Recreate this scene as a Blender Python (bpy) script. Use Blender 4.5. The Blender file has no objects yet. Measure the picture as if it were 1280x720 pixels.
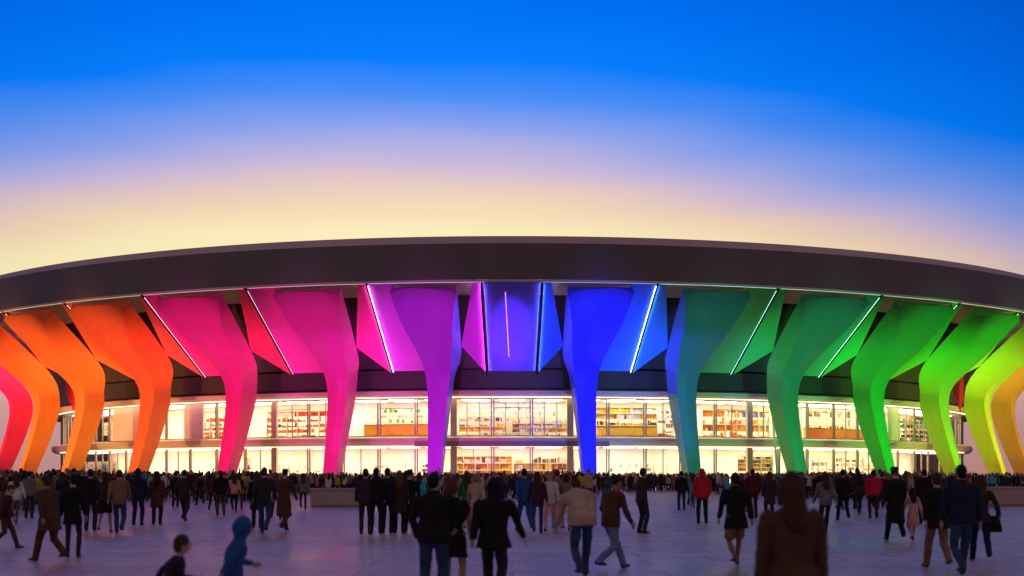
import bpy, bmesh, math, random
import numpy as np
from mathutils import Vector, Matrix, noise
from mathutils.bvhtree import BVHTree

random.seed(7)
rng = np.random.default_rng(7)
D2R = math.radians
sc = bpy.context.scene
COL = sc.collection
EYE = 1.52
CAMD = 300.0
FPX = 1512.0          # focal length in pixels of the 1280-wide frame
HORIZON = 594.6


def lin(c):
    r = []
    for v in c[:3]:
        v = v / 255.0
        r.append(v / 12.92 if v <= 0.04045 else ((v + 0.055) / 1.055) ** 2.4)
    return (r[0], r[1], r[2], 1.0)


# ------------------------------------------------------------------ tags
def tag(o, label=None, cat=None, group=None, kind=None):
    if label: o['label'] = label
    if cat: o['category'] = cat
    if group: o['group'] = group
    if kind: o['kind'] = kind
    return o


def link(o, parent=None):
    COL.objects.link(o)
    if parent is not None:
        o.parent = parent
    return o


def empty(name, loc=(0, 0, 0), rz=0):
    o = bpy.data.objects.new(name, None)
    o.location = loc
    o.rotation_euler = (0, 0, rz)
    return link(o)


def mesh_obj(name, verts, faces, mats, parent=None, smooth=None, fmats=None, recalc=True):
    me = bpy.data.meshes.new(name)
    me.from_pydata([tuple(v) for v in verts], [], faces)
    if not isinstance(mats, (list, tuple)):
        mats = [mats]
    for m in mats:
        me.materials.append(m)
    if fmats is not None:
        me.polygons.foreach_set('material_index', np.array(fmats, dtype=np.int32))
    if recalc:
        bm = bmesh.new(); bm.from_mesh(me)
        bmesh.ops.recalc_face_normals(bm, faces=bm.faces)
        bm.to_mesh(me); bm.free()
    if smooth is not None:
        me.polygons.foreach_set('use_smooth', [True] * len(me.polygons))
        me.set_sharp_from_angle(angle=D2R(smooth))
    me.update()
    return link(bpy.data.objects.new(name, me), parent)


class MB:
    """collects shapes for ONE mesh"""
    def __init__(self):
        self.v = []; self.f = []; self.m = []

    def add(self, verts, faces, mat=0):
        b = len(self.v)
        self.v += [tuple(v) for v in verts]
        self.f += [tuple(i + b for i in f) for f in faces]
        self.m += [mat] * len(faces)

    def hexa(self, p, mat=0):     # p: 8 corners, bottom loop then top loop
        self.add(p, [(3, 2, 1, 0), (4, 5, 6, 7), (0, 1, 5, 4), (1, 2, 6, 5), (2, 3, 7, 6), (3, 0, 4, 7)], mat)

    def box(self, x0, x1, y0, y1, z0, z1, mat=0):
        self.hexa([(x0, y0, z0), (x1, y0, z0), (x1, y1, z0), (x0, y1, z0), (x0, y0, z1), (x1, y0, z1), (x1, y1, z1), (x0, y1, z1)], mat)

    def pbox(self, r0, r1, t0, t1, z0, z1, mat=0):   # box in polar coordinates (degrees), split so it follows the curve
        n = max(1, int(abs(t1 - t0) / 1.2 + 0.5))
        for k in range(n):
            a = t0 + (t1 - t0) * k / n; b = t0 + (t1 - t0) * (k + 1) / n
            self.hexa([pol(r1, a, z0), pol(r1, b, z0), pol(r0, b, z0), pol(r0, a, z0), pol(r1, a, z1), pol(r1, b, z1), pol(r0, b, z1), pol(r0, a, z1)], mat)

    def tube(self, pts, rads, n=12, side=(1, 0, 0), mat=0, cap=True):
        side = Vector(side)
        rings = []
        P = [Vector(p) for p in pts]
        R = [(r, r) if not isinstance(r, (tuple, list)) else r for r in rads]
        b = len(self.v); vs = []
        for i, p in enumerate(P):
            d = (P[min(i + 1, len(P) - 1)] - P[max(i - 1, 0)]).normalized()
            s = side - d * side.dot(d)
            if s.length < 1e-4:
                s = d.orthogonal()
            s.normalize(); t = d.cross(s)
            for k in range(n):
                a = 2 * math.pi * k / n
                vs.append(p + s * (math.cos(a) * R[i][0]) + t * (math.sin(a) * R[i][1]))
        fs = []
        for i in range(len(P) - 1):
            for k in range(n):
                fs.append((i * n + k, i * n + (k + 1) % n, (i + 1) * n + (k + 1) % n, (i + 1) * n + k))
        if cap:
            fs.append(tuple(reversed(range(n))))
            fs.append(tuple((len(P) - 1) * n + k for k in range(n)))
        self.add(vs, fs, mat)

    def ball(self, c, r, mat=0, seg=14, rings=9, rot=None):
        vs = []; fs = []
        rx, ry, rz = r if isinstance(r, (tuple, list)) else (r, r, r)
        M = rot or Matrix.Identity(3)
        c = Vector(c)
        vs.append(c + M @ Vector((0, 0, rz)))
        for i in range(1, rings):
            ph = math.pi * i / rings
            for k in range(seg):
                a = 2 * math.pi * k / seg
                vs.append(c + M @ Vector((rx * math.sin(ph) * math.cos(a), ry * math.sin(ph) * math.sin(a), rz * math.cos(ph))))
        vs.append(c + M @ Vector((0, 0, -rz)))
        for k in range(seg):
            fs.append((0, 1 + k, 1 + (k + 1) % seg))
        for i in range(rings - 2):
            for k in range(seg):
                fs.append((1 + i * seg + k, 1 + (i + 1) * seg + k, 1 + (i + 1) * seg + (k + 1) % seg, 1 + i * seg + (k + 1) % seg))
        e = len(vs) - 1
        for k in range(seg):
            fs.append((1 + (rings - 2) * seg + k, e, 1 + (rings - 2) * seg + (k + 1) % seg))
        self.add(vs, fs, mat)

    def build(self, name, mats, parent=None, smooth=None):
        return mesh_obj(name, self.v, self.f, mats, parent, smooth, self.m)


def pol(r, t, z):
    a = D2R(t)
    return (r * math.sin(a), -r * math.cos(a), z)


def px_theta(x, rho):
    """angle round the arena of the point of radius rho seen at pixel column x"""
    k = (x - 640.0) / FPX
    return math.degrees(math.asin(max(-1, min(1, k * CAMD / rho / math.sqrt(1 + k * k)))) - math.atan(k))


def px_ground(x, yfeet):
    d = EYE * FPX / (yfeet - HORIZON)
    return ((x - 640.0) / FPX * d, -CAMD + d, d)


# ------------------------------------------------------------------ materials
def new_mat(name):
    m = bpy.data.materials.new(name); m.use_nodes = True
    nt = m.node_tree
    return m, nt, nt.nodes['Principled BSDF']


def basic(name, col, rough=0.6, metal=0.0, var=0.12, scale=0.5, bump=0.0, bscale=8.0, spec=0.5):
    """plain procedural surface: base colour with slight noise mottling and optional bump"""
    m, nt, b = new_mat(name)
    N = nt.nodes; L = nt.links
    tc = N.new('ShaderNodeTexCoord')
    nz = N.new('ShaderNodeTexNoise'); nz.inputs['Scale'].default_value = scale; nz.inputs['Detail'].default_value = 5
    L.new(tc.outputs['Object'], nz.inputs['Vector'])
    mr = N.new('ShaderNodeMapRange'); mr.inputs[1].default_value = 0.3; mr.inputs[2].default_value = 0.7
    mr.inputs[3].default_value = 1 - var; mr.inputs[4].default_value = 1 + var
    L.new(nz.outputs['Fac'], mr.inputs[0])
    mx = N.new('ShaderNodeMix'); mx.data_type = 'RGBA'; mx.blend_type = 'MULTIPLY'; mx.inputs[0].default_value = 1
    mx.inputs[6].default_value = (*col[:3], 1)
    L.new(mr.outputs[0], mx.inputs[7])
    L.new(mx.outputs[2], b.inputs['Base Color'])
    b.inputs['Roughness'].default_value = rough; b.inputs['Metallic'].default_value = metal
    b.inputs['Specular IOR Level'].default_value = 0.15 if name.startswith('hair') else spec
    if bump > 0:
        n2 = N.new('ShaderNodeTexNoise'); n2.inputs['Scale'].default_value = bscale; n2.inputs['Detail'].default_value = 6
        L.new(tc.outputs['Object'], n2.inputs['Vector'])
        bp = N.new('ShaderNodeBump'); bp.inputs['Strength'].default_value = bump; bp.inputs['Distance'].default_value = 0.05
        L.new(n2.outputs['Fac'], bp.inputs['Height']); L.new(bp.outputs[0], b.inputs['Normal'])
    return m


def emitter(name, col, strength):
    m, nt, b = new_mat(name)
    b.inputs['Base Color'].default_value = (*col[:3], 1)
    b.inputs['Emission Color'].default_value = (*col[:3], 1)
    b.inputs['Emission Strength'].default_value = strength
    return m


M = {}
def fascia_mat():
    m = basic('dark_fascia_panels', (0.15, 0.122, 0.145), 0.5, 0.0, 0.10, 0.08)
    nt = m.node_tree; N = nt.nodes; L = nt.links; b = N['Principled BSDF']
    src = b.inputs['Base Color'].links[0].from_socket
    tc = N.new('ShaderNodeTexCoord'); sp = N.new('ShaderNodeSeparateXYZ'); L.new(tc.outputs['Object'], sp.inputs[0])

    def mm(op, a, c=None):
        n = N.new('ShaderNodeMath'); n.operation = op
        for i, v in enumerate((a, c)):
            if v is None: continue
            if isinstance(v, float): n.inputs[i].default_value = v
            else: L.new(v, n.inputs[i])
        return n.outputs[0]
    u = mm('MULTIPLY', mm('ARCTAN2', sp.outputs[0], sp.outputs[1]), 57.2958 / 1.4)
    wn = N.new('ShaderNodeTexWhiteNoise'); wn.noise_dimensions = '1D'; L.new(mm('FLOOR', u), wn.inputs['W'])
    tone = mm('ADD', mm('MULTIPLY', wn.outputs['Value'], 0.04), 0.98)
    seam = mm('ADD', mm('MULTIPLY', mm('GREATER_THAN', mm('FRACT', u), 0.035), 0.1), 0.9)
    mx = N.new('ShaderNodeMix'); mx.data_type = 'RGBA'; mx.blend_type = 'MULTIPLY'; mx.inputs[0].default_value = 1
    L.new(src, mx.inputs[6]); L.new(mm('MULTIPLY', tone, seam), mx.inputs[7]); L.new(mx.outputs[2], b.inputs['Base Color'])
    return m


M['fascia'] = fascia_mat()
M['roof'] = basic('roof_sheet', (0.50, 0.39, 0.37), 0.5, 0.0, 0.10, 0.08)
M['lip'] = basic('roof_lip_metal', (0.62, 0.58, 0.58), 0.35, 0.1, 0.08, 0.4)
M['upper'] = basic('dark_upper_cladding', (0.055, 0.043, 0.043), 0.6, 0.0, 0.22, 0.15)
M['cream'] = basic('cream_plaster', (0.62, 0.53, 0.38), 0.6, 0.0, 0.06, 0.3)
M['slabtrim'] = basic('brown_slab_trim', (0.30, 0.20, 0.16), 0.6, 0.0, 0.1, 0.3)
M['white'] = basic('white_plaster', (0.78, 0.74, 0.68), 0.7, 0.0, 0.05, 0.3)
M['floor_in'] = basic('pale_floor', (0.55, 0.48, 0.40), 0.35, 0.0, 0.06, 0.5)
M['mullion'] = basic('bronze_mullion', (0.30, 0.24, 0.19), 0.4, 0.3, 0.05, 1)
M['beam'] = basic('black_joint', (0.006, 0.005, 0.008), 0.7, 0.0, 0.05, 1)
M['concrete'] = basic('pale_concrete', (0.44, 0.35, 0.36), 0.8, 0.0, 0.12, 1.2, 0.3, 20)
M['fixture'] = basic('black_fixture', (0.02, 0.02, 0.022), 0.5, 0.2, 0.05, 3)
M['leaf'] = basic('dark_leaf', (0.045, 0.09, 0.035), 0.6, 0.0, 0.35, 3)
M['bark'] = basic('bark', (0.10, 0.07, 0.05), 0.9, 0.0, 0.2, 6)
M['panel_light'] = emitter('ceiling_light_panel', (1.0, 0.83, 0.57), 10.5)
M['strip_light'] = emitter('warm_strip_light', (1.0, 0.80, 0.52), 3.5)
M['banner'] = basic('red_banner', (0.65, 0.02, 0.04), 0.7, 0.0, 0.1, 0.5)
M['steel'] = basic('white_painted_steel', (0.8, 0.77, 0.72), 0.4, 0.0, 0.04, 1)

# goods on the shelves and counters
G = {
    'yellow': basic('yellow_goods', (0.85, 0.50, 0.02), 0.5), 'amber': basic('amber_goods', (0.80, 0.34, 0.02), 0.5),
    'orange': basic('orange_goods', (0.82, 0.20, 0.02), 0.5), 'red': basic('red_goods', (0.62, 0.05, 0.02), 0.5),
    'brown': basic('brown_goods', (0.16, 0.07, 0.03), 0.6), 'black': basic('dark_goods', (0.03, 0.028, 0.03), 0.5),
    'pale': basic('pale_goods', (0.75, 0.68, 0.58), 0.5), 'green': basic('green_goods', (0.03, 0.32, 0.04), 0.5),
    'blue': basic('blue_goods', (0.03, 0.14, 0.60), 0.5), 'grey': basic('grey_goods', (0.30, 0.29, 0.28), 0.5),
}


def glass_mat():
    m = bpy.data.materials.new('clear_glazing'); m.use_nodes = True
    nt = m.node_tree; N = nt.nodes; L = nt.links
    N.clear()
    out = N.new('ShaderNodeOutputMaterial')
    tr = N.new('ShaderNodeBsdfTransparent'); tr.inputs[0].default_value = (0.93, 0.95, 0.93, 1)
    gl = N.new('ShaderNodeBsdfGlossy'); gl.inputs['Roughness'].default_value = 0.03
    fr = N.new('ShaderNodeFresnel'); fr.inputs[0].default_value = 1.45
    mx = N.new('ShaderNodeMixShader')
    L.new(fr.outputs[0], mx.inputs[0]); L.new(tr.outputs[0], mx.inputs[1]); L.new(gl.outputs[0], mx.inputs[2])
    L.new(mx.outputs[0], out.inputs[0])
    return m


M['glass'] = glass_mat()


def paving_mat():
    m, nt, b = new_mat('plaza_paving')
    N = nt.nodes; L = nt.links
    tc = N.new('ShaderNodeTexCoord')
    br = N.new('ShaderNodeTexBrick'); br.inputs['Scale'].default_value = 1.0
    br.inputs['Brick Width'].default_value = 2.4; br.inputs['Row Height'].default_value = 1.2
    br.inputs['Mortar Size'].default_value = 0.03; br.inputs['Mortar Smooth'].default_value = 0.4
    br.inputs['Color1'].default_value = (0.42, 0.315, 0.315, 1); br.inputs['Color2'].default_value = (0.54, 0.41, 0.405, 1)
    br.inputs['Mortar'].default_value = (0.20, 0.15, 0.155, 1)
    L.new(tc.outputs['Object'], br.inputs['Vector'])
    n1 = N.new('ShaderNodeTexNoise'); n1.inputs['Scale'].default_value = 0.12; n1.inputs['Detail'].default_value = 8; n1.inputs['Roughness'].default_value = 0.65
    L.new(tc.outputs['Object'], n1.inputs['Vector'])
    n2 = N.new('ShaderNodeTexNoise'); n2.inputs['Scale'].default_value = 2.2; n2.inputs['Detail'].default_value = 8
    L.new(tc.outputs['Object'], n2.inputs['Vector'])
    ad = N.new('ShaderNodeMath'); ad.operation = 'ADD'; L.new(n1.outputs['Fac'], ad.inputs[0]); L.new(n2.outputs['Fac'], ad.inputs[1])
    mr = N.new('ShaderNodeMapRange'); mr.inputs[1].default_value = 0.7; mr.inputs[2].default_value = 1.3; mr.inputs[3].default_value = 0.62; mr.inputs[4].default_value = 1.32
    L.new(ad.outputs[0], mr.inputs[0])
    mx = N.new('ShaderNodeMix'); mx.data_type = 'RGBA'; mx.blend_type = 'MULTIPLY'; mx.inputs[0].default_value = 1
    L.new(br.outputs['Color'], mx.inputs[6]); L.new(mr.outputs[0], mx.inputs[7])
    L.new(mx.outputs[2], b.inputs['Base Color'])
    rr = N.new('ShaderNodeMapRange'); rr.inputs[1].default_value = 0.3; rr.inputs[2].default_value = 0.7; rr.inputs[3].default_value = 0.26; rr.inputs[4].default_value = 0.55
    L.new(n1.outputs['Fac'], rr.inputs[0]); L.new(rr.outputs[0], b.inputs['Roughness'])
    bp = N.new('ShaderNodeBump'); bp.inputs['Strength'].default_value = 0.35; bp.inputs['Distance'].default_value = 0.02
    L.new(n2.outputs['Fac'], bp.inputs['Height']); L.new(bp.outputs[0], b.inputs['Normal'])
    return m


# ------------------------------------------------------------------ world (dusk sky)
def make_world():
    w = bpy.data.worlds.new('World'); sc.world = w; w.use_nodes = True
    nt = w.node_tree; N = nt.nodes; L = nt.links
    bg = N['Background']
    tc = N.new('ShaderNodeTexCoord')
    nm = N.new('ShaderNodeVectorMath'); nm.operation = 'NORMALIZE'; L.new(tc.outputs['Generated'], nm.inputs[0])
    sp = N.new('ShaderNodeSeparateXYZ'); L.new(nm.outputs[0], sp.inputs[0])

    def math_(op, a, b=None, c=None):
        n = N.new('ShaderNodeMath'); n.operation = op
        for i, v in enumerate((a, b, c)):
            if v is None: continue
            if isinstance(v, (int, float)): n.inputs[i].default_value = v
            else: L.new(v, n.inputs[i])
        return n.outputs[0]

    def smooth(x, a, b, lo=0.0, hi=1.0):
        n = N.new('ShaderNodeMapRange'); n.interpolation_type = 'SMOOTHSTEP'
        L.new(x, n.inputs[0]); n.inputs[1].default_value = a; n.inputs[2].default_value = b
        n.inputs[3].default_value = lo; n.inputs[4].default_value = hi
        return n.outputs[0]
    el = math_('MULTIPLY', math_('ARCSINE', sp.outputs[2]), 57.2958)
    az = math_('MULTIPLY', math_('ARCTAN2', sp.outputs[0], sp.outputs[1]), 57.2958)
    da = math_('MINIMUM', math_('ABSOLUTE', math_('ADD', az, 4.3)), 60.0)
    sh = math_('MULTIPLY', math_('MULTIPLY', da, da), 0.0062)
    sh = math_('MULTIPLY', sh, smooth(el, 2.0, 9.0))
    # faint streaky cloud veil
    mp = N.new('ShaderNodeMapping'); mp.inputs['Scale'].default_value = (2.2, 2.2, 14.0)
    L.new(nm.outputs[0], mp.inputs[0])
    nz = N.new('ShaderNodeTexNoise'); nz.inputs['Scale'].default_value = 2.0; nz.inputs['Detail'].default_value = 5
    L.new(mp.outputs[0], nz.inputs['Vector'])
    wob = math_('MULTIPLY', math_('SUBTRACT', nz.outputs['Fac'], 0.5), 1.3)
    e2 = math_('ADD', math_('ADD', math_('ADD', el, sh), wob), 0.0)
    rp = N.new('ShaderNodeValToRGB')
    fac = math_('DIVIDE', e2, 60.0)
    L.new(fac, rp.inputs[0])
    stops = [(0.0, (192, 140, 132)), (2.5, (206, 156, 160)), (6.0, (244, 196, 160)), (9.5, (254, 240, 186)), (11.4, (253, 238, 188)), (12.84, (244, 213, 184)), (13.6, (228, 201, 198)),
             (14.27, (208, 188, 216)), (15.1, (176, 176, 228)), (15.87, (142, 164, 238)), (17.6, (72, 142, 248)), (19.0, (6, 126, 254)), (21.5, (0, 112, 244)), (25.5, (0, 94, 218)), (36, (60, 84, 165)), (60, (96, 92, 150))]
    cr = rp.color_ramp
    while len(cr.elements) < len(stops): cr.elements.new(0.5)
    for e, (p, c) in zip(cr.elements, stops):
        e.position = p / 60.0; e.color = lin(c)
    back = smooth(sp.outputs[1], -0.25, 0.75)
    mx = N.new('ShaderNodeMix'); mx.data_type = 'RGBA'
    L.new(back, mx.inputs[0]); mx.inputs[6].default_value = (0.28, 0.195, 0.21, 1); L.new(rp.outputs[0], mx.inputs[7])
    L.new(mx.outputs[2], bg.inputs['Color'])
    L.new(math_('SUBTRACT', 1.0, math_('MULTIPLY', math_('MINIMUM', math_('MULTIPLY', da, da), 900.0), 0.00026)), bg.inputs['Strength'])


make_world()

# ------------------------------------------------------------------ ground
gm = MB()
rad = [0, 40, 80, 130, 200, 320, 700, 1500, 4000]
nseg = 96
vs = [(0, -200, 0)]
fs = []
for r in rad[1:]:
    for k in range(nseg):
        a = 2 * math.pi * k / nseg
        vs.append((r * math.cos(a), -200 + r * math.sin(a), 0))
for k in range(nseg):
    fs.append((0, 1 + k, 1 + (k + 1) % nseg))
for i in range(len(rad) - 2):
    for k in range(nseg):
        fs.append((1 + i * nseg + k, 1 + (i + 1) * nseg + k, 1 + (i + 1) * nseg + (k + 1) % nseg, 1 + i * nseg + (k + 1) % nseg))
ground = mesh_obj('plaza_ground', vs, fs, paving_mat())
tag(ground, kind='structure')

# ------------------------------------------------------------------ the arena
arena = empty('arena')
tag(arena, 'round arena with dark overhanging roof and rainbow lit columns behind the crowd', 'arena')


def lathe(name, prof, mat, parent, t0=-180, t1=180, step=1.5, smooth=35, closed=True):
    n = int(round((t1 - t0) / step))
    full = abs(t1 - t0) >= 359.9
    cnt = n if full else n + 1
    vs = []; fs = []
    m = len(prof)
    for i in range(cnt):
        for r, z in prof:
            vs.append(pol(r, t0 + (t1 - t0) * i / n, z))
    rng_j = m if closed else m - 1
    for i in range(n):
        j = (i + 1) % cnt
        for k in range(rng_j):
            k2 = (k + 1) % m
            fs.append((i * m + k, j * m + k, j * m + k2, i * m + k2))
    if closed and not full:
        fs.append(tuple(range(m))); fs.append(tuple((cnt - 1) * m + k for k in reversed(range(m))))
    return mesh_obj(name, vs, fs, mat, parent, smooth)


RT = 130.7
roof = lathe('roof', [(RT - 0.4, 29.15), (RT - 0.4, 34.0), (RT - 1.9, 35.45), (96, 36.3), (62, 35.6), (62, 34.2), (104, 33.5), (112, 29.6)], M['roof'], arena)
fascia = lathe('fascia', [(RT - 0.38, 29.10), (RT + 0.02, 29.02), (RT + 0.3, 34.02), (RT - 0.38, 34.10)], M['fascia'], roof)
lipo = lathe('roof_lip', [(RT - 0.9, 28.78), (RT - 0.02, 28.70), (RT + 0.03, 28.98), (RT - 0.9, 29.06)], M['lip'], roof)
lathe('upper_wall', [(107.2, 15.25), (107.2, 18.4), (106.4, 18.5), (108.5, 30.4), (104, 33.3), (102, 33.3), (102, 15.25)], M['upper'], arena)
lathe('canopy', [(104.0, 14.15), (107.9, 14.15), (108.35, 14.45), (108.35, 15.0), (107.9, 15.22), (104.0, 15.22)], M['cream'], arena)
lathe('floor_slab', [(95, 6.25), (105.3, 6.25), (106.3, 6.42), (106.75, 6.95), (106.75, 7.55), (106.35, 7.80), (106.0, 7.84), (95, 7.84)], M['cream'], arena)
lathe('ceiling', [(95, 14.02), (104.6, 14.02), (104.6, 14.14), (95, 14.14)], M['white'], arena)
lathe('floor', [(94, 0.02), (105.4, 0.02), (105.4, 0.12), (94, 0.12)], M['floor_in'], arena)
lathe('back_wall', [(95.0, 0.13), (95.2, 0.13), (95.2, 14.0), (95.0, 14.0)], M['white'], arena)
lathe('rear_wall', [(104.6, 0.13), (104.9, 0.13), (104.9, 14.0), (104.6, 14.0)], M['upper'], arena, 63.2, 296.8, 2)

# glazing, bay by bay
BAY = 3.4
for st, (z0, z1) in enumerate(((0.13, 6.24), (7.86, 14.0))):
    for i in range(-18, 19):
        tc_ = i * BAY
        t0, t1 = tc_ - BAY / 2 + 0.05, tc_ + BAY / 2 - 0.05
        n = 3
        gv = []; gf = []
        for k in range(n + 1):
            t = t0 + (t1 - t0) * k / n
            gv += [pol(105.0, t, z0 + 0.1), pol(105.0, t, z1 - 0.1)]
        for k in range(n):
            gf.append((2 * k, 2 * k + 2, 2 * k + 3, 2 * k + 1))
        w = mesh_obj('window', gv, gf, M['glass'], arena)
        fb = MB()
        dz = 0.16
        fb.pbox(104.93, 105.12, t0, t1, z0, z0 + dz); fb.pbox(104.93, 105.12, t0, t1, z1 - dz, z1)
        nm = 3 if (st == 1 and abs(i) <= 1) else [1, 2, 2, 1, 2, 1][(i * 5 + st * 2) % 6]
        for k in range(nm + 1):
            t = t0 + (t1 - t0) * k / nm
            wd = 0.055 if k in (0, nm) else 0.032
            if k in (0, nm): t += wd if k == 0 else -wd
            fb.pbox(104.9, 105.16, t - wd, t + wd, z0 + dz + .003, z1 - dz - .003)
        if st == 1 and i % 3 == 0:
            fb.pbox(104.92, 105.14, t0 + .12, t1 - .12, z0 + 4.55, z0 + 4.67)
        fb.build('window_frame', M['mullion'], w)
# pilasters
for t in (-5.1, 5.1, -22.1, 22.1, 38.9, -38.9):
    for z0, z1 in ((0.14, 6.22), (7.87, 14.0)):
        b = MB(); b.pbox(105.17, 105.75, t - 0.28, t + 0.28, z0, z1); b.build('pilaster', M['cream'], arena)
for t, wdt in ((41.2, 0.95), (-31.6, 1.25), (-42.0, 2.6), (50.5, 1.2), (-51, 1.6)):
    b = MB(); b.pbox(105.18, 105.6, t - wdt, t + wdt, 7.87, 14.0); b.build('wall_panel', M['white'], arena)
b = MB(); b.pbox(106.76, 106.95, -8.4, 8.4, 6.2, 7.05); b.build('slab_trim', M['slabtrim'], arena)
# ceiling lights, one per bay and storey
for st, zc in ((0, 6.22), (1, 13.99)):
    for i in range(-18, 19):
        b = MB(); b.pbox(98.2, 103.4, i * BAY - 1.15, i * BAY + 1.15, zc - 0.10, zc)
        b.build('ceiling_light', M['panel_light'], arena)

b = MB(); b.pbox(106.2, 106.5, -63, 63, 14.08, 14.145); b.build('strip_light', M['strip_light'], arena)
b = MB(); b.pbox(105.5, 105.75, -63, 63, 6.20, 6.245); b.build('strip_light', M['strip_light'], arena)

# ---- columns
def cone_z(r):
    return 17.6 + (r - 116.0) * (29.0 - 17.6) / (130.6 - 116.0)


JOINTS = [1.87, 9.1, 17.25, 25.3, 32.7, 40.4, 48.2, 56.5]
MIDS = [5.5, 13.2, 21.9, 30.7, 39.4, 47.4, 54.8]
TOPN = [2.05, 2.35, 2.7, 3.9, 4.7, 4.7, 4.6]       # half width of the head at the roof edge on the axis side, degrees
TOPA = [2.1, 2.1, 2.3, 1.5, 0.9, 0.7, 1.1]       # and on the far side
MIDN = [1.9, 1.95, 2.3, 3.4, 4.2, 4.2, 4.0]        # where the flank meets the blade


#  rho_f  z_f   wn    wa   rho_b  z_b   bn   ba   (front edge, back edge, half widths in metres)
def rows_for(a):
    m = D2R(1)
    tn, ta, mn = TOPN[a] * m * 130.4, TOPA[a] * m * 130.4, MIDN[a] * m * 120.0
    ta_mid = min(2.9, ta * 0.95 + 0.25)
    return [(121.3, 0.02, 0.98, 0.98, 119.1, 0.02, 0.92, 0.92),
            (120.2, 3.6, 1.10, 1.10, 117.5, 3.6, 1.04, 1.04),
            (119.1, 7.2, 1.24, 1.24, 116.0, 7.2, 1.20, 1.18),
            (118.2, 10.6, 1.40, 1.38, 114.8, 10.6, 1.42, 1.34),
            (117.7, 13.4, 1.58, 1.50, 114.1, 13.6, 1.72, 1.48),
            (117.8, 15.6, 1.80, 1.62, 114.3, 16.0, 2.05, 1.60),
            (118.7, 17.35, 2.10, 1.80, 115.6, 17.6, 1.9 + 0.35 * (mn - 1.9), 1.80),
            (120.4, 19.0, 2.50, 2.15, 117.7, 19.0, 2.2 + 0.75 * (mn - 2.2), 2.15),
            (122.9, 21.0, 3.05 + 0.10 * (tn - 4.7), ta_mid, 120.2, 20.85, mn, ta_mid),
            (126.6, 23.9, 3.05 + 0.36 * (tn - 3.05), 0.4 * ta_mid + 0.6 * ta, 125.0, 24.6, mn + 0.55 * (tn - mn), 0.4 * ta_mid + 0.6 * ta),
            (130.4, 27.25, tn, ta, 129.7, 28.2, tn - 0.06, ta - 0.05)]


def catmull(rows, sub):
    out = []
    for i in range(len(rows) - 1):
        p0 = np.array(rows[max(i - 1, 0)]); p1 = np.array(rows[i]); p2 = np.array(rows[i + 1]); p3 = np.array(rows[min(i + 2, len(rows) - 1)])
        for k in range(sub):
            t = k / sub
            out.append(0.5 * (2 * p1 + (p2 - p0) * t + (2 * p0 - 5 * p1 + 4 * p2 - p3) * t * t + (3 * p1 - p0 - 3 * p2 + p3) * t ** 3))
    out.append(np.array(rows[-1]))
    return out


FR = (-1.0, -0.6, -0.2, 0.15, 0.55, 1.0)


def column_mesh(tc, near, ia):
    """near = +1 when the axis of the picture lies towards growing angle"""
    def P(r, u, z):
        return pol(r, tc + near * math.degrees(u / r), z)
    vs = []; fs = []
    m = len(FR) + 2
    rows = catmull(rows_for(ia), 4)
    nr = len(rows)
    for i, (rf, zf, wn, wa, rb, zb, bn, ba) in enumerate(rows):
        q = i / (nr - 1)
        head = max(0, (q - 0.55) / 0.45)
        for f in FR:
            crease = 0.60 * (1 - abs(f - 0.15) / 1.15) * (0.55 + head)
            dome = 1.25 * (1 - abs(f) ** 2.2) * max(0, (q - 0.80) / 0.20) ** 1.5
            vs.append(P(rf + crease * (1 - max(0, (q - 0.9) / 0.1)), f * (wn if f > 0 else wa), zf + dome - crease * head * 0.8))
        vs.append(P(rb, bn, zb)); vs.append(P(rb, -ba, zb))
    for i in range(nr - 1):
        for k in range(m):
            k2 = (k + 1) % m
            fs.append((i * m + k, i * m + k2, (i + 1) * m + k2, (i + 1) * m + k))
    fs.append(tuple(range(m)))
    fs.append(tuple((nr - 1) * m + k for k in range(m)))
    return vs, fs


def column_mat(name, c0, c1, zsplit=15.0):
    """coloured lamp light put into the base colour; leg and head hues blend by height"""
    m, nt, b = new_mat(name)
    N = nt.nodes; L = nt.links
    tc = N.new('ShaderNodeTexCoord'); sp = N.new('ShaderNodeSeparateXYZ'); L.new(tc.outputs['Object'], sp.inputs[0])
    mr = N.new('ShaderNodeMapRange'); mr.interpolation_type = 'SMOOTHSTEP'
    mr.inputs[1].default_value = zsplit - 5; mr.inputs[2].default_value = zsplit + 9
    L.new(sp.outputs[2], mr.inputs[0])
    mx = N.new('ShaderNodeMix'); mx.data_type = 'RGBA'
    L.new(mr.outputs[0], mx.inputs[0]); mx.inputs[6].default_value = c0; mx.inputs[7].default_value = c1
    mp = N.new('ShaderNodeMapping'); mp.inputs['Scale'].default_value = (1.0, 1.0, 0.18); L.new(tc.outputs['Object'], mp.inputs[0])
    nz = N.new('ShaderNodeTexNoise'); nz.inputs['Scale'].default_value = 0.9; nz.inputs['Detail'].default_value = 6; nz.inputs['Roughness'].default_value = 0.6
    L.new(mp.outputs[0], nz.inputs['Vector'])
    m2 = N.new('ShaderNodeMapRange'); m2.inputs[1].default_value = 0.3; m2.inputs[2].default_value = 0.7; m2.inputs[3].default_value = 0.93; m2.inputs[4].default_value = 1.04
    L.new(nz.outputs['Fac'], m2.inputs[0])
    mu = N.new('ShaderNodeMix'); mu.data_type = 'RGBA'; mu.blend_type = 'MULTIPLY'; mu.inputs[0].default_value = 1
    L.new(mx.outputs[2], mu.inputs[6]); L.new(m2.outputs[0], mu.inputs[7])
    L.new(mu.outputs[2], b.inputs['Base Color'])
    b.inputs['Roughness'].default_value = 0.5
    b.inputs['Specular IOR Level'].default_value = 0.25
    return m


def pale(c, k):
    return tuple(k + (1 - k) * v for v in c[:3]) + (1.0,)


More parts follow.
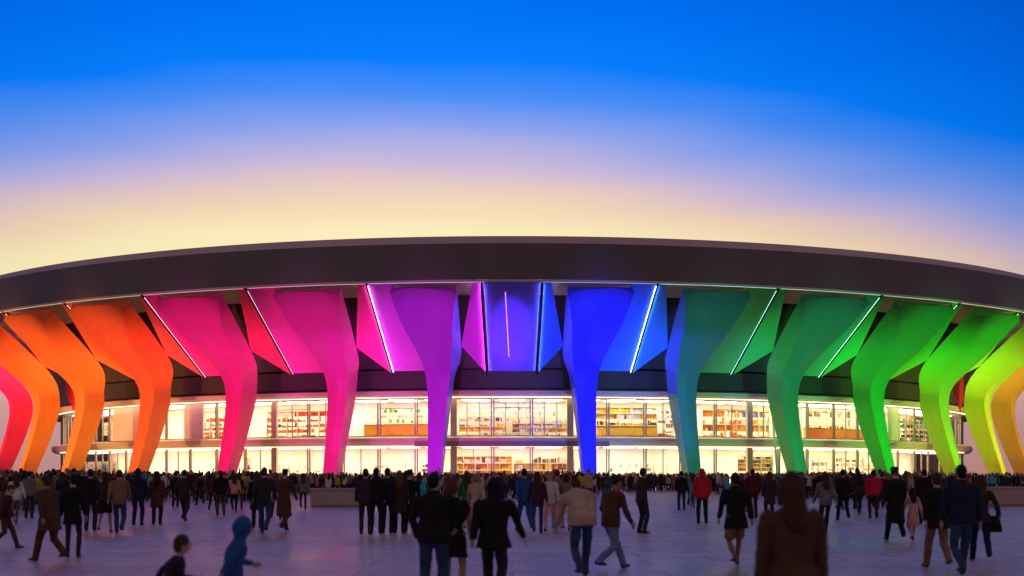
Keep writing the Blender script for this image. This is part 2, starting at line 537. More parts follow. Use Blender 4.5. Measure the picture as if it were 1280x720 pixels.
# name, leg tint, head tint (lamp light painted in), lamp colour, lamp power factor
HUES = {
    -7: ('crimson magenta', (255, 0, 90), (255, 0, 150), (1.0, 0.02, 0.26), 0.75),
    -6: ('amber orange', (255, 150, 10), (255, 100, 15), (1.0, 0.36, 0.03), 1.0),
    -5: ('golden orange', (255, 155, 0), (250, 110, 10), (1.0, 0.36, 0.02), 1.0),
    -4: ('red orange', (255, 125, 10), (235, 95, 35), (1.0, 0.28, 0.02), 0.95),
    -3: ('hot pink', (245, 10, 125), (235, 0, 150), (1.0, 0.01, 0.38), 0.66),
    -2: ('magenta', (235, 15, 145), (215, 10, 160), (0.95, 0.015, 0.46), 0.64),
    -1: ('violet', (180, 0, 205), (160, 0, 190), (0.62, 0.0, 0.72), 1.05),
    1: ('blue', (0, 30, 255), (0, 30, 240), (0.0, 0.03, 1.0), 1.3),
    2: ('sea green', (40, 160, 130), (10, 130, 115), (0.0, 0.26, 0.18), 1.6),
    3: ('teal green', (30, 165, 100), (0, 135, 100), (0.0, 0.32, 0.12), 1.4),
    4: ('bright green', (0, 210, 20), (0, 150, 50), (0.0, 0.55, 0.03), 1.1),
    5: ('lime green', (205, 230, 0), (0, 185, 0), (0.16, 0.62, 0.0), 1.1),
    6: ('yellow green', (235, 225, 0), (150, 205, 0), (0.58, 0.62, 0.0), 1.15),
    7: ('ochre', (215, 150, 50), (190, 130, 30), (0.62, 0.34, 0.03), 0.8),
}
# wing and blade colours with LED and neighbour lamp glow painted in
PLATE_GLOW = {-4: ((255, 120, 40), (255, 90, 60)), -3: ((255, 40, 150), (250, 30, 90)), -2: ((245, 45, 170), (240, 20, 150)), -1: ((215, 70, 215), (205, 20, 215)), 1: ((20, 120, 240), (0, 95, 250)), 2: ((70, 175, 85), (0, 120, 235)),
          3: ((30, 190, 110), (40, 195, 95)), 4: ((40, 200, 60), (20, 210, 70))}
LAMP_W = 35000.0
col_mats = {}
for k, (nmh, leg, head, lamp, pw) in HUES.items():
    s = 1 if k > 0 else -1
    a = abs(k) - 1
    tcen = s * MIDS[a]
    near = -s
    TINT = 0.04
    lamp = tuple(0.88 * v + 0.10 * max(lamp) for v in lamp)
    mat = column_mat('column_lamp_hue_' + nmh.replace(' ', '_'), pale(lin(leg), TINT), pale(lin(head), TINT))
    cv, cf = column_mesh(tcen, near, a)
    spill_hue = {2: ((0, 95, 225), (0, 85, 215)), -1: ((105, 25, 235), (85, 30, 235)), 3: ((40, 190, 90), (0, 165, 90)), -4: ((255, 140, 0), (255, 75, 5))}.get(k)  # spill of neighbouring lamps put into the colour of the axis-side flank
    amat = column_mat('flank_spill_tint_' + nmh.replace(' ', '_'), pale(lin(spill_hue[0]), TINT), pale(lin(spill_hue[1]), TINT)) if spill_hue else mat
    m_ = len(FR) + 2
    fm_ = [1 if (i % m_ == len(FR) - 1 and (k != 2 or i // m_ >= 17)) else 0 for i in range(len(cf))]
    c = mesh_obj('column', cv, cf, [mat, amat], arena, smooth=13, fmats=fm_)
    c['label'] = nmh + ' lit column flaring up to the roof edge'
    jn, ja = s * JOINTS[a], s * JOINTS[a + 1]

    def Q(r, t, dz=0.0):
        return pol(r, t, cone_z(r) + dz)
    RWS = rows_for(a)
    pc = PLATE_GLOW.get(k)
    wmat = column_mat('wing_glow_tint_' + nmh.replace(' ', '_'), pale(lin(pc[0]), TINT), pale(lin(pc[0]), TINT)) if pc else mat
    bmat = column_mat('blade_glow_tint_' + nmh.replace(' ', '_'), pale(lin(pc[1]), TINT), pale(lin(pc[1]), TINT)) if pc else mat
    RB = [w_[4] for w_ in RWS[5:]]; BA = [w_[7] for w_ in RWS[5:]]
    # wing: full plate on the side away from the axis
    n = 10
    R0, R1 = 116.0, 130.3
    vs = []; fs = []
    for i in range(n + 1):
        r = R0 + (R1 - R0) * i / n
        wa = np.interp(r, RB, BA) - 0.25
        tj = ja - s * math.degrees(0.28 / r)
        tp = tcen + s * math.degrees(wa / r)
        for dz in (-0.06, 0.16):
            vs += [Q(r, tj, dz), Q(r, tp, dz)]
    for i in range(n):
        o = i * 4; p = o + 4
        fs += [(o, o + 1, p + 1, p), (o + 2, p + 2, p + 3, o + 3), (o, p, p + 2, o + 2), (o + 1, o + 3, p + 3, p + 1)]
    fs += [(0, 2, 3, 1), (n * 4, n * 4 + 1, n * 4 + 3, n * 4 + 2)]
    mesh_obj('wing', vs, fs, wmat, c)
    # blade: triangle on the side towards the axis
    tj0 = jn + s * math.degrees(0.28 / 130.3); tj1 = jn + s * math.degrees(0.28 / 115.7)
    tM = tcen - s * MIDN[a]
    pts = [(130.3, tj0), (130.3, tj0 + s * (0.42 if a < 3 else 0.2)), (120.2, tM), (115.7, tj1)]
    vs = [Q(r, t, -0.06) for r, t in pts] + [Q(r, t, 0.16) for r, t in pts]
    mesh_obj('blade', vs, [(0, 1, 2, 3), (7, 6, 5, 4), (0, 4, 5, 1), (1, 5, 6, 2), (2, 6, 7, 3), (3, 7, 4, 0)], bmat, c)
    # thin light tubes along both joints
    tcol = tuple(0.35 + 0.65 * v for v in (np.array(lamp) / max(lamp)))
    tcol0 = tcol
    for tt, off, st_ in ((jn, s * 0.125, 85.0 if a < 1 else (40.0 if a < 2 else (2.6 if a == 2 else 2.2))), (ja, -s * 0.125, 60.0 if a < 1 else (2.6 if a < 3 else 2.2))):
        tcol = tcol0
        if k == 2 and tt == jn: tcol = (0.35, 0.65, 1.0)
        key = (k, st_)
        if key not in col_mats:
            col_mats[key] = emitter('led_' + nmh.replace(' ', '_'), tcol, st_)
        b = MB(); p8 = []
        for dz in (-0.20, -0.13):
            for r, o2 in ((115.9, -0.03), (115.9, 0.03), (130.0, 0.03), (130.0, -0.03)):
                p8.append(Q(r, tt + math.degrees((off + o2) / r), dz))
        b.hexa(p8); b.build('led_or_sheen_strip', col_mats[key], c)
    lo_t, hi_t = sorted((jn, ja))
    b = MB(); b.pbox(130.42, 130.48, lo_t + .15, hi_t - .15, 28.63, 28.67)
    b.build('eave_light', emitter('eave_led_' + nmh.replace(' ', '_'), tcol0, 1.1), c)
    # floodlight on the plaza, aimed at this column
    fx = pol(146.0, tcen * 0.985, 0)
    f = empty('floodlight', fx, D2R(tcen))
    tag(f, 'small black ground floodlight facing the ' + nmh + ' column', 'floodlight', 'ground floodlights facing the columns')
    b = MB(); b.box(-0.3, 0.3, -0.2, 0.2, 0.0, 0.06); b.box(-0.28, -0.24, -0.05, 0.05, 0.06, 0.42); b.box(0.24, 0.28, -0.05, 0.05, 0.06, 0.42)
    b.build('bracket', M['fixture'], f)
    b = MB(); b.tube([(0, -0.14, 0.30), (0, 0.0, 0.38), (0, 0.15, 0.47)], [0.14, 0.20, 0.22], 16)
    b.build('housing', M['fixture'], f)
    b = MB(); b.tube([(0, 0.155, 0.473), (0, 0.18, 0.488)], [0.19, 0.18], 16)
    b.build('lens', emitter('lens_' + nmh.replace(' ', '_'), lamp, 2.0), f)
    ld = bpy.data.lights.new('floodlight_beam', 'SPOT')
    ld.energy = LAMP_W * pw; ld.color = lamp; ld.spot_size = D2R(76); ld.spot_blend = 0.6; ld.shadow_soft_size = 0.35
    lo = bpy.data.objects.new('floodlight_beam', ld)
    p0 = Vector(pol(145.4, tcen * 0.985, 0.9)); p1 = Vector(pol(120.0, tcen, 15.6))
    lo.location = p0; lo.rotation_euler = (p1 - p0).to_track_quat('-Z', 'Y').to_euler(); lo.scale = (0.62, 1, 1)
    link(lo)
    # extra beam, no head built, added to light the next column's flank
    if a < 6:
        l2 = bpy.data.lights.new('added_flank_beam', 'SPOT')
        l2.energy = LAMP_W * pw * 0.7; l2.color = lamp; l2.spot_size = D2R(40); l2.spot_blend = 0.6; l2.shadow_soft_size = 0.35
        lo2 = bpy.data.objects.new('added_flank_beam', l2)
        p1 = Vector(pol(118.5, s * (MIDS[a + 1] - 0.8), 15.0))
        lo2.location = p0; lo2.rotation_euler = (p1 - p0).to_track_quat('-Z', 'Y').to_euler()
        link(lo2)

# one more floodlight, added in the middle to brighten the centre soffit panel
f = empty('floodlight', pol(146.0, 0.0, 0), 0.0)
tag(f, 'small black added floodlight facing the indigo centre panel between violet and blue columns', 'floodlight', 'ground floodlights facing the columns')
b = MB(); b.box(-0.3, 0.3, -0.2, 0.2, 0.0, 0.06); b.box(-0.28, -0.24, -0.05, 0.05, 0.06, 0.42); b.box(0.24, 0.28, -0.05, 0.05, 0.06, 0.42)
b.build('bracket', M['fixture'], f)
b = MB(); b.tube([(0, -0.14, 0.30), (0, 0.0, 0.38), (0, 0.15, 0.47)], [0.14, 0.20, 0.22], 16); b.build('housing', M['fixture'], f)
b = MB(); b.tube([(0, 0.155, 0.473), (0, 0.18, 0.488)], [0.19, 0.18], 16); b.build('lens', emitter('lens_indigo', (0.4, 0.12, 1.0), 2.0), f)
l3 = bpy.data.lights.new('floodlight_beam', 'SPOT'); l3.energy = 50000.0; l3.color = (0.42, 0.12, 1.0); l3.spot_size = D2R(30); l3.spot_blend = 0.7; l3.shadow_soft_size = 0.35
lo3 = bpy.data.objects.new('floodlight_beam', l3); p0 = Vector(pol(145.4, 0, 0.9)); lo3.location = p0; lo3.scale = (0.45, 1, 1)
lo3.rotation_euler = (Vector(pol(122.5, 0, 22.5)) - p0).to_track_quat('-Z', 'Y').to_euler(); link(lo3)

# dark joints between the heads
for s in (-1, 1):
    for t in [s * j for j in JOINTS]:
        b = MB()
        for (d0, d1), hw in (((-0.27, 0.55), 0.07), ((-0.34, -0.272), 0.17)):
            p8 = []
            for dz in (d0, d1):
                for r, o2 in ((115.5, -hw), (115.5, hw), (130.3, hw), (130.3, -hw)):
                    p8.append(pol(r, t + math.degrees(o2 / r), cone_z(r) + dz))
            b.hexa(p8)
        b.build('joint', M['beam'], arena)
# centre soffit panel
vs = []; fs = []
n = 8
for i in range(n + 1):
    r = 115.9 + (130.2 - 115.9) * i / n
    for dz in (-0.06, 0.16):
        for q in (-1, 1):
            vs.append(pol(r, q * (1.87 - math.degrees(0.28 / r)), cone_z(r) + dz))
for i in range(n):
    o = i * 4; p = o + 4
    fs += [(o, o + 1, p + 1, p), (o + 2, p + 2, p + 3, o + 3), (o, p, p + 2, o + 2), (o + 1, o + 3, p + 3, p + 1)]
fs += [(0, 2, 3, 1), (n * 4, n * 4 + 1, n * 4 + 3, n * 4 + 2)]
soff = mesh_obj('soffit_panel', vs, fs, column_mat('indigo_panel', pale(lin((80, 20, 235)), .1), pale(lin((60, 30, 240)), .1)), arena)
for t0, t1, r0, r1, cc, e in ((1.808, 1.815, 115.9, 130.0, (0.3, 0.5, 1.0), 80.0), (-1.808, -1.815, 115.9, 130.0, (0.6, 0.4, 1.0), 80.0), (-0.22, -0.42, 118.5, 128.8, (0.8, 0.35, 1.0), 2.4)):  # last strip is a glowing streak added as the panel's reflection
    b = MB(); p8 = []
    for dz in (-0.20 if abs(t0) > 1 else -.14, -0.13 if abs(t0) > 1 else -.08):
        for r, t, o2 in ((r0, t0, -0.03), (r0, t0, 0.03), (r1, t1, 0.03), (r1, t1, -0.03)):
            p8.append(pol(r, t + math.degrees(o2 / r), cone_z(r) + dz))
    b.hexa(p8); b.build('led_or_sheen_strip', emitter('led_or_sheen_indigo', cc, e), soff)

# ------------------------------------------------------------------ things inside and beside the arena
def shelf(x0, x1, z0, h, cols, label, rows=4, rho=101.0, fill=0.85, seed=1, group=None, name='shelf_unit', cat='shelf', back=None):
    r_ = random.Random(seed); rows += 2
    t0, t1 = px_theta(x0, rho), px_theta(x1, rho)
    root = empty(name, pol(rho, (t0 + t1) / 2, z0)); tag(root, label, cat, group)
    o = Vector(root.location)

    def fin(b, nm_, mats, kind=None):
        b.v = [tuple(Vector(v) - o) for v in b.v]
        q = b.build(nm_, mats, root)
        if kind: q['kind'] = kind
    f = MB()
    L_ = math.radians(t1 - t0) * rho
    for k in range(rows + 1):
        f.pbox(rho - 0.5, rho, t0, t1, z0 + h * k / rows, z0 + h * k / rows + 0.05)
    nd = max(2, int(L_ / 2.0))
    for k in range(nd + 1):
        t = t0 + (t1 - t0) * k / nd
        f.pbox(rho - 0.52, rho + .02, t - .03, t + .03, z0, z0 + h + 0.06)
    fin(f, 'frame', G['pale'])
    if back:
        bp = MB()
        for k in back[1]:
            bp.pbox(rho - 0.56, rho - 0.53, t0, t1, z0 + h * (k + .12) / rows, z0 + h * (k + .96) / rows)
        fin(bp, 'back_panel', G[back[0]])
    g = MB()
    for k in range(rows):
        zb = z0 + h * k / rows + 0.055; cell = h / rows - 0.1
        u = 0.05
        dom = r_.randrange(len(cols)); rowfill = fill * r_.uniform(0.75, 1.3); tall = r_.uniform(0.45, 0.95)
        while u < L_ - 0.2:
            if r_.random() < 0.12: dom = r_.randrange(len(cols)); tall = r_.uniform(0.35, 1.0)
            if r_.random() < 0.035: u += r_.uniform(0.3, 1.4)
            wd = r_.uniform(0.08, 0.34) if r_.random() < .8 else r_.uniform(.4, 1.2)
            if r_.random() < rowfill and u < L_ - .2:
                a = t0 + math.degrees(u / rho); c_ = t0 + math.degrees(min(L_ - .05, u + wd) / rho)
                g.pbox(rho - 0.42, rho - 0.06 - r_.random() * .2, a, c_, zb, zb + min(cell, cell * tall * r_.uniform(0.7, 1.2)), dom if r_.random() < .75 else r_.randrange(len(cols)))
            u += wd + r_.choice((0.02, 0.02, 0.06, .15))
    fin(g, 'goods', [G[c] for c in cols], 'stuff')
    return root


def counter(x0, x1, z0, h, col, label, rho=103.3, name='bar_counter'):
    t0, t1 = px_theta(x0, rho), px_theta(x1, rho)
    root = empty(name, pol(rho, (t0 + t1) / 2, z0)); tag(root, label, 'counter')
    o = Vector(root.location)
    for nm_, args, mat in (('front_panel', (rho - 0.1, rho, t0, t1, z0 + 0.1, z0 + h - 0.1), G[col]), ('counter_top', (rho - 0.9, rho + 0.08, t0 - .03, t1 + .03, z0 + h - 0.097, z0 + h), G['brown']),
                           ('plinth', (rho - 0.8, rho - 0.12, t0, t1, z0, z0 + h - 0.1), G['amber'])):
        b = MB(); b.pbox(*args); b.v = [tuple(Vector(v) - o) for v in b.v]; b.build(nm_, mat, root)
    return root


UP, LO = 7.845, 0.125
shelf(333, 412, UP, 4.6, ['red', 'orange', 'brown', 'pale', 'black', 'orange'], 'tall shelf of red and orange goods on the upper floor left of the magenta column', 3, 101.5, .8, 3, back=('orange', (4,)))
counter(455, 538, UP, 2.1, 'amber', 'long amber bar counter on the upper floor left of the violet column')
shelf(470, 534, UP, 5.0, ['pale', 'green', 'grey', 'yellow', 'black'], 'pale back shelf behind the amber bar counter on the upper floor', 4, 99.0, .4, 4, back=('pale', (0,)))
shelf(574, 632, UP, 3.4, ['yellow', 'pale', 'amber', 'grey', 'pale'], 'low shelf of yellow goods on the upper floor in the centre bay left half', 2, 101.5, .9, 5, back=('yellow', (1,)))
shelf(640, 714, UP, 3.0, ['amber', 'yellow', 'pale', 'brown', 'pale'], 'low shelf of amber goods on the upper floor beside the blue column', 2, 101.5, 1.1, 6, back=('amber', (1, 2)))
shelf(580, 700, UP, 5.4, ['pale', 'grey', 'pale', 'black'], 'high pale shelf at the back of the upper centre bay', 4, 98.2, .35, 16)
shelf(742, 822, UP, 5.0, ['yellow', 'yellow', 'amber', 'brown', 'pale', 'yellow'], 'tall shelf of yellow goods on the upper floor right of the blue column', 3, 101.2, 1.3, 7, back=('yellow', (0, 1, 3, 4)))
counter(746, 820, UP, 1.7, 'yellow', 'bright yellow counter on the upper floor right of the blue column')
shelf(822, 842, UP, 4.8, ['pale', 'orange', 'grey', 'red'], 'narrow shelf of red goods upstairs just left of sea green column', 4, 101.5, .7, 17)
shelf(878, 962, UP, 4.8, ['orange', 'pale', 'orange', 'pale', 'blue', 'amber'], 'tall orange and pale shelf on the upper floor right of the sea green column', 2, 101.2, 1.1, 8, back=('orange', (1, 3)))
counter(1008, 1090, UP, 2.0, 'orange', 'bright orange counter on the upper floor right of the teal green column')
shelf(1006, 1088, UP, 5.6, ['pale', 'grey', 'pale', 'brown'], 'pale rack of hanging goods behind the bright orange counter', 2, 99.0, .6, 9)
shelf(1118, 1172, UP, 4.4, ['green', 'yellow', 'amber', 'black', 'green'], 'green and yellow shelf on the upper floor right of the bright green column', 3, 103.2, .95, 10)
shelf(252, 284, UP, 3.8, ['orange', 'orange', 'red', 'orange'], 'orange and red shelf on the upper floor left of the hot pink column', 3, 103.0, 1.0, 11)
shelf(130, 178, UP + 1.5, 2.4, ['pale', 'black', 'pale', 'grey'], 'pale rack with small dark goods on the upper floor left of the red orange column', 2, 102.5, .5, 12)
shelf(564, 640, LO, 4.6, ['amber', 'yellow', 'pale', 'amber', 'brown'], 'golden shelf on the ground floor under the centre bay left half', 2, 101.5, 1.25, 13, back=('amber', (1, 2, 3)))
shelf(642, 718, LO, 4.6, ['amber', 'orange', 'yellow', 'brown', 'pale'], 'golden brown shelf on the ground floor beside the blue column', 2, 101.5, 1.25, 14, back=('yellow', (1, 2)))
shelf(922, 966, LO, 4.9, ['amber', 'yellow', 'brown', 'pale', 'black'], 'amber and brown shelf on the ground floor between sea green and teal columns', 5, 102.5, .7, 15, back=('amber', (1, 3, 4, 5)))
shelf(335, 400, LO, 3.2, ['pale', 'grey', 'pale', 'black'], 'pale shelf on the ground floor left of the magenta column', 3, 98.5, .35, 18)
shelf(450, 535, LO, 3.4, ['pale', 'grey', 'pale', 'black', 'brown'], 'pale shelf on the ground floor left of the violet column', 3, 98.5, .35, 19)
shelf(752, 850, LO, 3.4, ['pale', 'grey', 'pale', 'black'], 'pale shelf on the ground floor right of the blue column', 3, 98.5, .3, 20)
shelf(1014, 1096, LO, 4.6, ['pale', 'amber', 'pale', 'brown', 'grey'], 'pale shelf on the ground floor right of the teal green column', 4, 100.5, .55, 21)

# poster board at lower left
def poster():
    rho = 104.2
    t0, t1 = px_theta(104, rho), px_theta(146, rho)
    root = empty('poster_board', pol(rho, (t0 + t1) / 2, LO)); tag(root, 'lit poster board with blue and dark patches inside the ground floor at far left', 'poster')
    o = Vector(root.location)
    b = MB(); b.pbox(rho - .12, rho, t0, t1, LO + .1, LO + 4.1)
    r_ = random.Random(5)
    for k in range(60):
        t = r_.uniform(t0 + .1, t1 - .3); z = r_.uniform(LO + .4, LO + 3.8)
        b.pbox(rho + .002, rho + .02, t, t + r_.uniform(.08, .3), z, z + r_.uniform(.1, .4), r_.choice([1, 2, 2, 3]))
    tm = px_theta(132, rho)
    for a, c_, z0, z1 in ((-.25, .2, 1.9, 3.0), (-.2, .0, .4, 1.9), (.05, .25, .4, 1.9), (-.5, -.3, 2.6, 3.6), (-.1, .12, 3.05, 3.6)):
        b.pbox(rho + .022, rho + .05, tm + a, tm + c_, LO + z0, LO + z1, 4)
    b.v = [tuple(Vector(v) - o) for v in b.v]
    b.build('board', [G['pale'], G['green'], G['black'], G['grey'], G['blue']], root)


poster()


def potted_tree(x, z0, h, label, rho, seed):
    r_ = random.Random(seed)
    t = px_theta(x, rho)
    root = empty('potted_tree', pol(rho, t, z0)); tag(root, label, 'tree', 'trees in pots inside the arena')
    b = MB(); b.tube([(0, 0, 0), (0, 0, .25), (0, 0, .55)], [.28, .34, .38], 14); b.build('pot', M['cream'], root, 40)
    b = MB(); b.tube([(0, 0, .5), (.05, 0, h * .3), (-.03, .04, h * .55), (0, 0, h * .8)], [.08, .06, .05, .02], 8)
    for k in range(7):
        a = r_.uniform(0, 6.28); z = r_.uniform(h * .35, h * .7); l = r_.uniform(.4, .9)
        b.tube([(0, 0, z), (math.cos(a) * l, math.sin(a) * l, z + l * .6)], [.035, .012], 6)
    b.build('trunk', M['bark'], root, 40)
    b = MB()
    for k in range(40):
        a = r_.uniform(0, 6.28); rr = r_.uniform(0.1, 1.15); zc = r_.uniform(h * .4, h)
        rr *= 1 - abs(zc / h - .68) * 1.3
        c_ = Vector((math.cos(a) * rr, math.sin(a) * rr, zc))
        for j in range(14):
            p = c_ + Vector((r_.gauss(0, .2), r_.gauss(0, .2), r_.gauss(0, .2)))
            n_ = Vector((r_.gauss(0, 1), r_.gauss(0, 1), r_.gauss(0, 1))).normalized(); u = n_.orthogonal().normalized(); v = n_.cross(u)
            sz = r_.uniform(.07, .15)
            b.add([p - u * sz, p + v * sz * .5, p + u * sz, p - v * sz * .5], [(0, 1, 2, 3)])
    b.build('crown', M['leaf'], root)


potted_tree(310, LO, 4.4, 'leafy tree in a pale pot on the ground floor right of the hot pink column', 103.6, 1)
potted_tree(86, LO, 4.6, 'leafy tree in a pale pot on the ground floor at the far left end', 104.0, 2)
potted_tree(1196, UP - 7.7, 4.2, 'leafy tree in a pale pot on the ground floor at the far right end', 104.0, 3)

# red banners hung at both ends
for x, lab in ((90, 'red pointed banner hung behind the orange columns at the left end'), (1198, 'red pointed banner hung behind the yellow green column at the right end')):
    rho = 111.5; t = px_theta(x, rho); w = 2.4
    vs = []
    for r in (rho, rho + .08):
        for dt, z in ((-w, 23.0), (w, 23.0), (w, 16.2), (w * .35, 13.4), (-w, 16.8)):
            vs.append(pol(r, t + math.degrees(dt / rho), z))
    b = mesh_obj('banner', vs, [(0, 1, 2, 3, 4), (9, 8, 7, 6, 5)] + [(i, (i + 1) % 5, 5 + (i + 1) % 5, 5 + i) for i in range(5)], M['banner'])
    tag(b, lab, 'banner', 'red banners at both ends of the arena')

# slanting white pole
p0 = Vector(pol(112, px_theta(973, 112), 0)); p1 = Vector(pol(109, px_theta(964, 109), 14.1))
b = MB(); b.tube([p0, p0.lerp(p1, .5), p1], [0.22, 0.19, 0.15], 12)
b.tube([p0, p0 + Vector((0, 0, .12))], [.5, .45], 14)
tag(b.build('white_pole', M['steel'], None, 40), 'slender white pole leaning against the canopy left of the teal green column', 'pole')


def low_wall(x0, x1, yf, h, label):
    d = EYE * FPX / (yf - HORIZON)
    X0, X1 = (x0 - 640) / FPX * d, (x1 - 640) / FPX * d
    root = empty('low_wall', ((X0 + X1) / 2, -CAMD + d, 0)); tag(root, label, 'wall')
    hw = (X1 - X0) / 2
    b = MB(); b.box(-hw, hw, 0, .5, 0.1, h - .09); b.build('block', M['concrete'], root)
    b = MB(); b.box(-hw - .05, hw + .05, -.05, .55, h - .087, h); b.build('coping', M['concrete'], root)
    b = MB(); b.box(-hw + .03, hw - .03, .03, .47, 0.003, .097); b.build('base', M['slabtrim'], root)


low_wall(388, 451, 634, 0.92, 'pale concrete low wall left of the row of five dark coats')
low_wall(1229, 1330, 633, 0.98, 'pale concrete low wall at the right edge behind the handbag carrier')

# ------------------------------------------------------------------ people
SK = [basic('skin_light', (0.50, 0.30, 0.22), 0.55, var=.05, scale=6), basic('skin_tan', (0.34, 0.18, 0.11), 0.55, var=.05, scale=6), basic('skin_dark', (0.13, 0.065, 0.04), 0.5, var=.05, scale=6)]
HR = [basic('hair_black', (0.010, 0.008, 0.007), 0.5, var=.3, scale=30), basic('hair_brown', (0.060, 0.026, 0.013), 0.65, var=.3, scale=30), basic('hair_auburn', (0.11, 0.045, 0.02), 0.5, var=.3, scale=30), basic('hair_blond', (0.28, 0.17, 0.07), 0.5, var=.3, scale=30)]


def cloth(name, c):
    return basic('cloth_' + name, c, 0.85, 0.0, 0.22, 5.0, 0.35, 60.0, 0.25)


CL = {
    'black': cloth('black', (0.010, 0.010, 0.012)), 'charcoal': cloth('charcoal', (0.028, 0.027, 0.030)), 'navy': cloth('navy', (0.012, 0.016, 0.045)),
    'brown': cloth('brown', (0.085, 0.040, 0.026)), 'maroon': cloth('maroon', (0.075, 0.012, 0.018)), 'purple': cloth('purple', (0.045, 0.020, 0.055)),
    'grey': cloth('grey', (0.16, 0.15, 0.16)), 'white': cloth('white', (0.62, 0.58, 0.55)), 'beige': cloth('beige', (0.46, 0.34, 0.26)),
    'red': cloth('red', (0.50, 0.015, 0.04)), 'blue': cloth('blue', (0.02, 0.085, 0.30)), 'cyan': cloth('cyan', (0.03, 0.42, 0.62)),
    'denim': cloth('denim', (0.03, 0.06, 0.14)), 'light denim': cloth('light_denim', (0.14, 0.22, 0.40)), 'tan': cloth('tan', (0.24, 0.13, 0.07)),
    'green': cloth('green', (0.02, 0.14, 0.05)), 'yellow': cloth('yellow', (0.55, 0.42, 0.02)), 'hi-vis yellow': cloth('hi_vis', (0.50, 0.60, 0.03)),
    'pink': cloth('pink', (0.58, 0.28, 0.26)), 'olive': cloth('olive', (0.10, 0.10, 0.06)), 'orange': cloth('orange', (0.55, 0.14, 0.02)),
}
SHOE = {'black': basic('shoe_black', (0.012, 0.011, 0.011), 0.4), 'white': basic('shoe_white', (0.6, 0.58, 0.55), 0.5), 'brown': basic('shoe_brown', (0.07, 0.035, 0.02), 0.45)}
EYEM = basic('dark_eye', (0.01, 0.008, 0.008), 0.2)
LIPM = basic('lips', (0.30, 0.09, 0.08), 0.5)


def ik(a, t, l1, l2, hint):
    a = Vector(a); t = Vector(t); d = t - a; L_ = min(d.length, (l1 + l2) * 0.998)
    d.normalize(); t = a + d * L_
    x = (l1 * l1 - l2 * l2 + L_ * L_) / (2 * L_)
    h = math.sqrt(max(0, l1 * l1 - x * x))
    hv = Vector(hint); hv -= d * hv.dot(d)
    if hv.length < 1e-4: hv = d.orthogonal()
    hv.normalize()
    return a + d * x + hv * h, t


SKIN, HAIR, TOP, BOT, SHO, EXT, EYES, LIPS = range(8)


